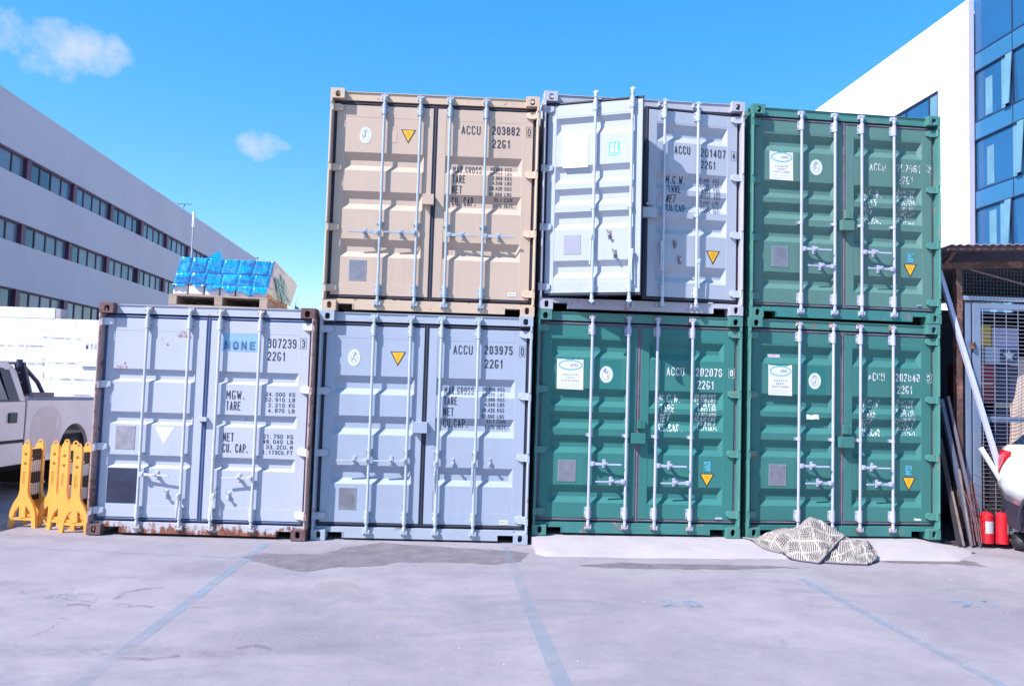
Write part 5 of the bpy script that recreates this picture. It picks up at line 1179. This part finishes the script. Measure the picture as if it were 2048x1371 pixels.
pole('dark_plank', (6.10, 9.20, .02), (5.95, 9.36, 1.30), .06, .03, BK, 'dark weathered plank, leftmost of those leaning by the shed', 'plank', 'beams leaning by the shed')
pole('pale_plank', (6.125, 9.16, .02), (6.045, 9.26, .66), .022, .025, BWD, 'broken short pale plank between the dark ones', 'plank', 'beams leaning by the shed')
pole('pale_batten', (6.225, 9.16, .02), (6.135, 9.26, .93), .022, .025, BWD, 'taller pale batten with splintered top by the shed', 'plank', 'beams leaning by the shed')
# rusty wire bundle
mb = MB(); rr = random.Random(8)
for i in range(4): mb.tube([(6.22 + i * .030, 9.10, .02 + rr.uniform(0, .1)), (6.19 + i * .035, 9.14, .45 + rr.uniform(-.05, .05)), (6.16 + i * .04, 9.2, .85 + rr.uniform(-.2, .05))], .0045, 6)
for i in range(7): z = .18 + i * .11; mb.tube([(6.14 + .01 * i, 9.10, z + .06), (6.32, 9.12, z), (6.45 + rr.uniform(-.1, .05), 9.14, z - rr.uniform(0, .06))], .004, 6)
o = mb.build('wire_tangle', mat('wire_rust', (.20, .065, .05), .8, var=.3)); tag(o, 'tangle of rusty red reinforcing wire at the shed foot', 'wire')
# fire extinguishers
RED = mat('extinguisher_red', (.55, .012, .025), .3, coat=.4); LBW = mat('extinguisher_label', (.42, .42, .45), .5)
def exting(x, y, rad, h, lab, lw, rz):
    e = empty('fire_extinguisher', (x, y, .06), (0, 0, rz)); tag(e, lab, 'fire extinguisher', 'red fire extinguishers by the shed')
    mb = MB(); mb.cyl((0, 0, 0), (0, 0, h * .84), rad, 26); mb.cyl((0, 0, h * .84), (0, 0, h * .93), rad, 26, r2=rad * .45); mb.build('cylinder', RED, e)
    mb = MB(); mb.cyl((0, 0, h * .93), (0, 0, h), rad * .3, 12); mb.bar((0, 0, h), (rad * .9, -.02, h + .03), .022, .012); mb.bar((0, 0, h + .02), (rad * .8, -.02, h + .06), .022, .012); mb.build('valve', BLK, e)
    mb = MB(); mb.tube([(rad * .3, -.02, h - .01), (rad * 1.15, -.03, h * .86), (rad * 1.2, -.02, h * .35)], .012, 8); mb.build('hose', BLK, e)
    mb = MB(); k = 9; vs = []
    for i in range(k + 1): t = -pi / 2 - lw + 2 * lw * i / k; vs += [((rad + .0015) * cos(t), (rad + .0015) * sin(t), h * .30), ((rad + .0015) * cos(t), (rad + .0015) * sin(t), h * .66)]
    mb.add(vs, [(2 * i, 2 * i + 2, 2 * i + 3, 2 * i + 1) for i in range(k)]); mb.build('label_sheet', LBW, e, fixn=False)
exting(6.440, 9.20, .076, .40, 'red fire extinguisher with a broad grey label, left of the pair', .75, 0)
exting(6.610, 9.17, .080, .40, 'bright red fire extinguisher, right of the pair beside the SUV bumper', .30, .5)
fx = empty('paint_tin', (6.86, 9.10, .05), (0, R(78), .3)); tag(fx, 'small red and white tin lying on its side behind the SUV wheel', 'tin')
mb = MB(); mb.cyl((0, 0, 0), (0, 0, .20), .065, 20); mb.build('can', RED, fx); mb = MB(); mb.cyl((0, 0, .05), (0, 0, .13), .0665, 20, cap=False); mb.build('wrapper', mat('tin_white', (.6, .6, .64), .4), fx); 

# ---------------------------------------------------------------- folding yellow barriers
YEL = mat('barrier_yellow', (.80, .385, .075), .42, var=.06, vscale=2.5, streak=.12, scol=(.62, .30, .08)); YED = mat('barrier_slot', (.30, .13, .02), .7); ACB = mat('slat_black', (.012, .012, .014), .5); ACW = mat('slat_stripe', (.55, .56, .62), .5)
def barrier(x, y, rz, lab, back=.24, sc=1.0, first=None):
    e = empty('folding_barrier', (x, y, 0), (0, 0, rz)); e.scale = (sc, sc, sc); tag(e, lab, 'barrier', 'yellow folding barriers by the pickup')
    for k, yo in enumerate((0, back)):
        sgn = -1 if k == 0 else 1; mb = MB(); y0, y1 = yo - .022, yo + .022
        mb.prism([(-.047, .42), (.047, .42), (.047, .93), (.040, .945), (-.040, .945), (-.047, .93)], 'y', y0, y1)
        mb.prism([(-.047, .4199), (-.062, .36), (-.105, .29), (-.128, .24), (-.040, .24), (-.036, .235), (.036, .235), (.040, .24), (.128, .24), (.105, .29), (.062, .36), (.047, .4199)], 'y', y0, y1)
        for s_ in (-1, 1):
            q = [(s_ * .128, .2399), (s_ * .150, .17), (s_ * .165, .0), (s_ * .118, .0), (s_ * .108, .12), (s_ * .085, .19), (s_ * .045, .2399)]
            mb.prism(q[::s_], 'y', y0, y1)
        mb.box(-.036, .036, y0, y1, .115, .2349); mb.box(-.111, .111, y0 + .004, y1 - .004, .085, .1149)
        mb.box(-.035, .035, y0 + .006, y1 - .006, .9455, .956)
        n = 14
        for i in range(n): 
            t, t2 = pi * i / n - .0, pi * (i + 1) / n; mb.bar((.027 * cos(t), yo, .956 + .040 * sin(t)), (.027 * cos(t2), yo, .956 + .040 * sin(t2)), .014, .014, up=(0, 1, 0))
        yy = yo + sgn * .0222
        for zz in (.845, .735): mb.cyl((0, yy, zz), (0, yy + sgn * .0015, zz), .018, 16, 1)
        for q in range(6): mb.box(-.016, .012, min(yy, yy + sgn * .0012), max(yy, yy + sgn * .0012), .63 - q * .024, .638 - q * .024, 1)
        for zz in (.90, .675, .48, .11): mb.cyl((0, yy, zz), (0, yy + sgn * .001, zz), .0045, 8, 1)
        mb.box(-.018, -.014, min(yy, yy + sgn * .0014), max(yy, yy + sgn * .0014), .505, .645, 1)
        po = mb.build('end_post', [YEL, YED], e, bevel=.0025)
        mb = MB()
        for zz in (.79, .50): mb.cyl((.047, yo + .01, zz), (.062, yo + .01, zz), .011, 10)
        mb.build('peg', mat('peg_pale', (.85, .62, .25), .4), po)
    for k in range(5):                                            # folded lattice slats between the posts
        mb = MB(); yy = .035 + k * (back - .07) / 4.6; m_ = 0
        for q in range(9):
            z0_ = .30 + q * .066; mb.box(-.036, .036, yy, yy + .024, z0_, z0_ + .064, 1 if (q in (1, 2, 5, 6)) else 0)
            if q in (1, 2, 5, 6):
                for xx in (-.034, -.018, -.002, .014): mb.box(xx + .004, xx + .015, yy - .001, yy + .025, z0_ - .0005, z0_ + .0645, 0)
        mb.build('lattice_slat', [ACB, ACW], e)
    mb = MB(); mb.box(-.040, .028, .05, back - .035, .26, .90); mb.build('slat_core', YEL, e, bevel=.004)
    return e
barrier(-4.985, 9.48, R(-6), 'yellow folding barrier, leftmost of the four, its black slats showing', .24)
barrier(-4.705, 9.56, R(-5), 'second yellow folding barrier from the left, half hidden behind the third', .22)
barrier(-4.500, 9.37, R(-4), 'third yellow folding barrier from the left', .20)
barrier(-4.275, 9.20, R(-2), 'front yellow folding barrier, nearest the rusty container corner', .20)

# ---------------------------------------------------------------- pallet of wrapped packs on the rusty container
PX, PY, PZ, PR = -3.395, 9.24, 2.602, R(2.0)
WD = mat('pallet_wood', (.36, .27, .22), .85, var=.2, vscale=6, streak=.4, bump=.2, bscale=20)
pal = empty('wooden_pallet', (PX, PY, PZ), (0, 0, PR)); tag(pal, 'weathered wooden pallet on the pale grey container roof', 'pallet')
PWD = 1.115; PDP = 1.35
for k in range(7): mb = MB(); y = k * (PDP - .10) / 6; mb.box(0, PWD, y, y + .10, .118, .138); mb.build('deck_board', WD, pal, bevel=.003)
for x in (0, PWD / 2 - .045, PWD - .09): mb = MB(); mb.box(x, x + .09, 0, PDP, .019, .1175); mb.build('bearer', WD, pal, bevel=.003)
for k in range(3): mb = MB(); y = k * (PDP - .10) / 2; mb.box(0, PWD, y, y + .10, 0, .0185); mb.build('base_board', WD, pal, bevel=.003)
BRK = mat('pack_white', (.66, .60, .64), .6, var=.12, vscale=14, bump=.2, bscale=30)
i6 = 0; colw = 1.065 / 6; HB = (.139, .262, .392); HT = (.120, .128, .168)
rown = ('bottom', 'middle', 'top'); posn = ('first', 'second', 'third', 'fourth', 'fifth', 'sixth')
for rz in range(3):
    for c_ in range(6):
        z = HB[rz]; hh = HT[rz]; x = .035 + c_ * colw + .085 * rz / 2
        e = empty('paper_pack', (0, 0, 0), (0, 0, 0)); e.parent = None; e.location = Vector((PX, PY, PZ)) + Matrix.Rotation(PR, 3, 'Z') @ Vector((x, .03, z)); e.rotation_euler = (0, 0, PR + random.uniform(-.02, .02))
        tag(e, '%s block from the left in the %s row of the blue wrapped load' % (posn[c_], rown[rz]), 'block', 'white blocks stacked on the pallet')
        mb = MB(); mb.box(0, colw - .014, random.uniform(-.012, .004), .24, 0, hh); mb.build('block_body', BRK, e, bevel=.012)
        mb = MB(); mb.box(.03, colw - .05, .241, .249, .02, hh - .02); mb.build('block_back', CARD, e)
# hidden load behind the first row and the orange card under it
ld = empty('stacked_load', (PX, PY, PZ), (0, 0, PR)); tag(ld, 'pale rear part of the load streaked with torn teal film', 'load')
mb = MB(); mb.box(.035, PWD - .055, .30, PDP + .02, .139, .54); mb.build('block_stack', CARD, ld)
SHT = mat('film_pale', (.55, .64, .62), .35, var=.08, vscale=3); TEA = mat('film_teal', (.06, .38, .44), .25); ORG = mat('card_orange', (.62, .33, .17), .7)
mb = MB(); nu, nv = 26, 12; vs = []
for j in range(nv + 1):
    for i in range(nu + 1):
        uu, vv = i / nu, j / nv; y = .02 + uu * (PDP + .10); zt = .585 - .10 * uu; zb = .165 + .02 * uu
        vs.append((PWD - .030 + .085 * vv + .010 * noise.noise(Vector((uu * 9, vv * 14, 3))) + .03 * uu - .03 * sin(pi * vv) * 0, y, zb + (zt - zb) * vv))
mb.add(vs, [(j * (nu + 1) + i, j * (nu + 1) + i + 1, (j + 1) * (nu + 1) + i + 1, (j + 1) * (nu + 1) + i) for j in range(nv) for i in range(nu)], 0, True)
rr = random.Random(12)
for k in range(16):
    y0_ = rr.uniform(.05, .7); z0_ = rr.uniform(.30, .56); y1_ = min(PDP + .1, y0_ + rr.uniform(.35, .8)); z1_ = max(.17, z0_ - rr.uniform(.08, .30)); xx = PWD - .012 + .085 * (z0_ - .15) / .43
    t = rr.uniform(.004, .022) * (1.6 if k < 4 else 1); mb.add([(xx + .03 * y0_ / 1.4, y0_, z0_), (xx + .03 * y0_ / 1.4, y0_ + .05, z0_ + t), (xx - .085 * (z0_ - z1_) / .43 + .03 * y1_ / 1.4, y1_, z1_ + t * .4), (xx - .085 * (z0_ - z1_) / .43 + .03 * y1_ / 1.4, y1_ - .04, z1_)], [(0, 1, 2, 3)], 1)
mb.build('side_film', [SHT, TEA], ld, fixn=False)
mb = MB(); mb.box(PWD - .06, PWD - .02, .10, PDP, .02, .24); mb.build('card_sheet', ORG, ld)
# blue film
BLF = mat('film_blue', (.003, .27, .66), .13, var=.42, vscale=3.2, spec=.8, coat=.5, bump=.15, bscale=9)
fm_ = empty('stretch_wrap', (PX, PY, PZ), (0, 0, PR)); tag(fm_, 'glossy bright blue plastic film wrapped over the front of the load', 'plastic film')
mb = MB(); nu, nv = 120, 48; vs = []; x0_, x1_ = .018, PWD - .030
def film(uu, vv):
    x = x0_ + (x1_ - x0_) * uu; cpos = (x - .035) / colw
    lowf = .205 + .05 * noise.noise(Vector((uu * 9, 0, 4))) + (.035 if math.floor(cpos) in (0, 1) else (-.03 if math.floor(cpos) > 3 else .0))
    z = lowf + (.572 - .012 * uu - lowf) * vv; cpos = (x - .035) / colw + (.30 if z > .39 else (.12 if z > .26 else 0)); cf = cpos - math.floor(cpos); zf = min(abs(z - .261), abs(z - .391), .07) / .13; zz = 1; zf = zf if zf < .5 else .5
    g1 = math.exp(-((min(cf, 1 - cf)) / .06) ** 2); g2 = math.exp(-((min(zf, 1 - zf)) / .07) ** 2) if .25 < zz < 2.8 else 0
    wr = .020 * noise.noise(Vector((x * 6 + z * 5, z * 13, 2))) + .006 * noise.noise(Vector((x * 24, z * 26 + x * 18, 5))) + .002 * noise.noise(Vector((x * 70, z * 60, 8)))
    tilt = -.03 * (1 - vv)
    return (x + .095 * max(0, z - .14) / .43, -.006 + .013 * max(g1, g2 * .8) + wr + .0 * tilt, z)
for j in range(nv + 1):
    for i in range(nu + 1): vs.append(film(i / nu, j / nv))
base = len(vs)
for j in range(1, 9):                                             # over the top
    for i in range(nu + 1):
        x, y, z = film(i / nu, 1); q = j / 8; vs.append((x, y + q * (PDP + .06), z + .012 * noise.noise(Vector((x * 8, q * 8, 1))) - .10 * q))
nr = nv + 9
mb.add(vs, [(j * (nu + 1) + i, j * (nu + 1) + i + 1, (j + 1) * (nu + 1) + i + 1, (j + 1) * (nu + 1) + i) for j in range(nr - 1) for i in range(nu)], 0, True)
mb.build('film', BLF, fm_, solid=.003)
mb = MB()                                                         # left flank, loose peak and tail
vs = [film(0, j / 12) for j in range(13)]; mb.add(vs + [(x + .02, y + PDP, z - .03) for x, y, z in vs], [(i, i + 1, 14 + i, 13 + i) for i in range(12)], 0, True)
mb.build('flank_film', BLF, fm_, solid=.003); mb = MB(); a = film(.25, 1); b_2 = film(.42, 1); mb.add([(a[0], a[1], a[2] - .01), (b_2[0], b_2[1], b_2[2] - .01), (b_2[0] - .012, b_2[1] + .02, b_2[2] + .105), (b_2[0] - .06, b_2[1] + .05, b_2[2] + .055), (b_2[0], b_2[1] + .16, b_2[2] - .01)], [(0, 1, 2), (0, 2, 3), (1, 4, 2), (0, 3, 4), (3, 2, 4)])
mb.build('film_peak', BLF, fm_, solid=.003); mb = MB(); mb.add([(PWD + .06, PDP + .06, .10), (PWD + .17, PDP + .04, .13), (PWD + .09, PDP + .06, .03), (PWD + .07, PDP + .07, .20), (PWD + .10, PDP + .08, .34), (PWD + .14, PDP + .04, .07)], [(0, 1, 3), (0, 2, 5), (0, 3, 4), (0, 5, 1)])
mb.build('loose_film', BLF, fm_, solid=.003)

# ---------------------------------------------------------------- crumpled rug
def rugmat():
    M = bpy.data.materials.new('rug_weave'); M.use_nodes = True; nt = M.node_tree; N = nt.nodes; L = nt.links; b = N['Principled BSDF']; b.inputs['Roughness'].default_value = .95; b.inputs['Specular IOR Level'].default_value = .1
    uv = N.new('ShaderNodeUVMap'); V = uv.outputs[0]
    sp = N.new('ShaderNodeSeparateXYZ'); L.new(V, sp.inputs[0])
    def mm(op, a, c=None, d=None):
        n = N.new('ShaderNodeMath'); n.operation = op
        for i, v in enumerate((a, c, d)):
            if v is None: continue
            if isinstance(v, (int, float)): n.inputs[i].default_value = v
            else: L.new(v, n.inputs[i])
        return n.outputs[0]
    X, Y = sp.outputs[0], sp.outputs[1]
    # big lozenges, filled alternately with a fine net and with slanting strokes
    def tri(v, p): return mm('ABSOLUTE', mm('SUBTRACT', mm('MODULO', mm('ADD', mm('DIVIDE', v, p), 50.0), 1.0), .5))
    dia = mm('ADD', mm('MULTIPLY', tri(X, .34), 2.0), mm('MULTIPLY', tri(Y, .34), 2.0))
    border = mm('LESS_THAN', mm('ABSOLUTE', mm('SUBTRACT', dia, 1.0)), .10)
    inner = mm('LESS_THAN', dia, .62)
    net = mm('MAXIMUM', mm('GREATER_THAN', tri(mm('ADD', X, Y), .044), .27), mm('GREATER_THAN', tri(mm('SUBTRACT', X, Y), .044), .27))
    st = mm('GREATER_THAN', tri(mm('ADD', mm('MULTIPLY', X, .55), Y), .031), .25)
    zig = mm('GREATER_THAN', tri(mm('ADD', Y, mm('MULTIPLY', tri(X, .06), .05)), .028), .28)
    band = mm('GREATER_THAN', tri(Y, .68), .40)
    pat = mm('ADD', mm('MULTIPLY', inner, net), mm('MULTIPLY', mm('SUBTRACT', 1.0, inner), mm('MULTIPLY', st, mm('SUBTRACT', 1.0, border))))
    pat = mm('ADD', mm('MULTIPLY', pat, mm('SUBTRACT', 1.0, band)), mm('MULTIPLY', zig, band))
    nz = N.new('ShaderNodeTexNoise'); nz.inputs['Scale'].default_value = 14; nz.inputs['Detail'].default_value = 5; L.new(V, nz.inputs['Vector'])
    pat = mm('MULTIPLY', pat, mm('ADD', mm('MULTIPLY', nz.outputs['Fac'], .8), .55))
    mx = N.new('ShaderNodeMixRGB'); L.new(pat, mx.inputs[0]); mx.inputs[1].default_value = (.37, .335, .31, 1); mx.inputs[2].default_value = (.065, .058, .070, 1); L.new(mx.outputs[0], b.inputs['Base Color'])
    return M
RUG = rugmat(); RUGD = mat('rug_edge', (.13, .12, .16), .9); 
def rayp(px, py, y=None, z=None):
    d = (f + r2 * ((px - 1024) / 1562) + u2 * ((685.5 - py) / 1562)); t = (y / d.y) if y is not None else (z - CAM[2]) / d.z; return Vector(CAM) + d * t
rug = empty('crumpled_rug', (3.9, 8.5, 0)); tag(rug, 'black and cream patterned rug lying in a heap before the right green container', 'rug')
def patch(name, net, nu, nv, wr, seed, usz, vsz, duv, edge=None):
    # net: rows of control points (world); bicubic-ish interpolation by repeated Catmull-Rom
    def cr(P, t):
        n = len(P) - 1; s_ = min(int(t * n), n - 1); tt = t * n - s_; p1, p2 = P[s_], P[s_ + 1]; p0 = P[s_ - 1] if s_ > 0 else p1 * 2 - p2; p3 = P[s_ + 2] if s_ + 2 <= n else p2 * 2 - p1
        return .5 * ((2 * p1) + (p2 - p0) * tt + (2 * p0 - 5 * p1 + 4 * p2 - p3) * tt * tt + (3 * p1 - p0 - 3 * p2 + p3) * tt ** 3)
    vs = []; uvs = []
    for j in range(nv + 1):
        for i in range(nu + 1):
            uu, vv = i / nu, j / nv; p = cr([cr(rw_, uu) for rw_ in net], vv)
            p = p + Vector((0, -.5, .85)) * (wr * (noise.noise(Vector((uu * 4.2 + seed, vv * 3.4, seed))) + .5 * noise.noise(Vector((uu * 9, vv * 7 + seed, 3))) + .25 * noise.noise(Vector((uu * 22, vv * 18, seed)))) )
            p.z = max(p.z, .012 + (.088 * min(1, max(0, (p.y - 8.32) / .6)) if p.x > .9 else 0)); vs.append(p); uvs.append((duv[0] + uu * usz, duv[1] + vv * vsz))
    me = bpy.data.meshes.new(name); fs = [(j * (nu + 1) + i, j * (nu + 1) + i + 1, (j + 1) * (nu + 1) + i + 1, (j + 1) * (nu + 1) + i) for j in range(nv) for i in range(nu)]
    me.from_pydata([tuple(v - rug.location) for v in vs], [], fs); me.materials.append(RUG); me.materials.append(RUGD); ul = me.uv_layers.new(name='UVMap')
    for pl in me.polygons:
        pl.use_smooth = True
        for li, vi in zip(pl.loop_indices, pl.vertices): ul.data[li].uv = uvs[vi]
    o = bpy.data.objects.new(name, me); COL.objects.link(o); o.parent = rug; md = o.modifiers.new('solid', 'SOLIDIFY'); md.thickness = .010
    if edge:
        mb = MB()
        for line in edge:
            q = [vs[k] - rug.location for k in line(nu, nv)]; mb.tube([(p.x, p.y - .004, p.z + .002) for p in q], .008, 6)
        mb.build('bound_edge', RUGD, o)
    return o
rp_ = lambda px, py, y: rayp(px, py, y=y)
patch('folded_flap', [[rp_(1562, 1102, 8.46), rp_(1585, 1068, 8.64), rp_(1606, 1044, 8.80), rp_(1622, 1033, 8.86)], [rp_(1580, 1114, 8.33), rp_(1608, 1085, 8.44), rp_(1632, 1062, 8.60), rp_(1655, 1050, 8.76)], [rp_(1615, 1124, 8.20), rp_(1640, 1102, 8.28), rp_(1660, 1084, 8.46), rp_(1687, 1071, 8.66)], [rp_(1637, 1127, 8.14), rp_(1652, 1110, 8.24), rp_(1668, 1092, 8.42), rp_(1688, 1073, 8.64)]], 60, 40, .030, 2, 1.05, .75, (0, 0), [lambda nu, nv: [nv * (nu + 1) + i for i in range(nu + 1)], lambda nu, nv: [j * (nu + 1) for j in range(nv + 1)]])
patch('back_fold', [[rp_(1484, 1081, 9.05), rp_(1505, 1077, 8.98), rp_(1545, 1062, 8.93), rp_(1600, 1058, 8.90), rp_(1640, 1056, 8.88)], [rp_(1500, 1088, 8.92), rp_(1520, 1086, 8.84), rp_(1552, 1076, 8.80), rp_(1595, 1074, 8.72), rp_(1640, 1080, 8.66)], [rp_(1524, 1103, 8.66), rp_(1540, 1108, 8.58), rp_(1560, 1110, 8.50), rp_(1590, 1111, 8.44), rp_(1630, 1112, 8.40)]], 60, 30, .036, 7, 1.3, .55, (.1, 1.2), [lambda nu, nv: list(range(0, nu + 1)), lambda nu, nv: [nv * (nu + 1) + i for i in range(nu // 2)]])
patch('front_fold', [[rp_(1640, 1126, 8.20), rp_(1662, 1096, 8.42), rp_(1682, 1078, 8.62), rp_(1690, 1074, 8.72)], [rp_(1665, 1128, 8.16), rp_(1690, 1104, 8.34), rp_(1705, 1086, 8.52), rp_(1708, 1080, 8.66)], [rp_(1690, 1127, 8.12), rp_(1708, 1106, 8.26), rp_(1722, 1084, 8.44), rp_(1728, 1084, 8.60)], [rp_(1716, 1130, 8.12), rp_(1722, 1112, 8.22), rp_(1733, 1090, 8.38), rp_(1738, 1090, 8.56)], [rp_(1734, 1130, 8.10), rp_(1744, 1124, 8.16), rp_(1755, 1114, 8.30), rp_(1748, 1102, 8.46)]], 46, 46, .040, 11, .7, .8, (.7, .2), [lambda nu, nv: [j * (nu + 1) for j in range(nv + 1)]])
# pale dust sheet of paper tag on the rug
S.cycles.use_denoising = True
S.cycles.max_bounces = 6
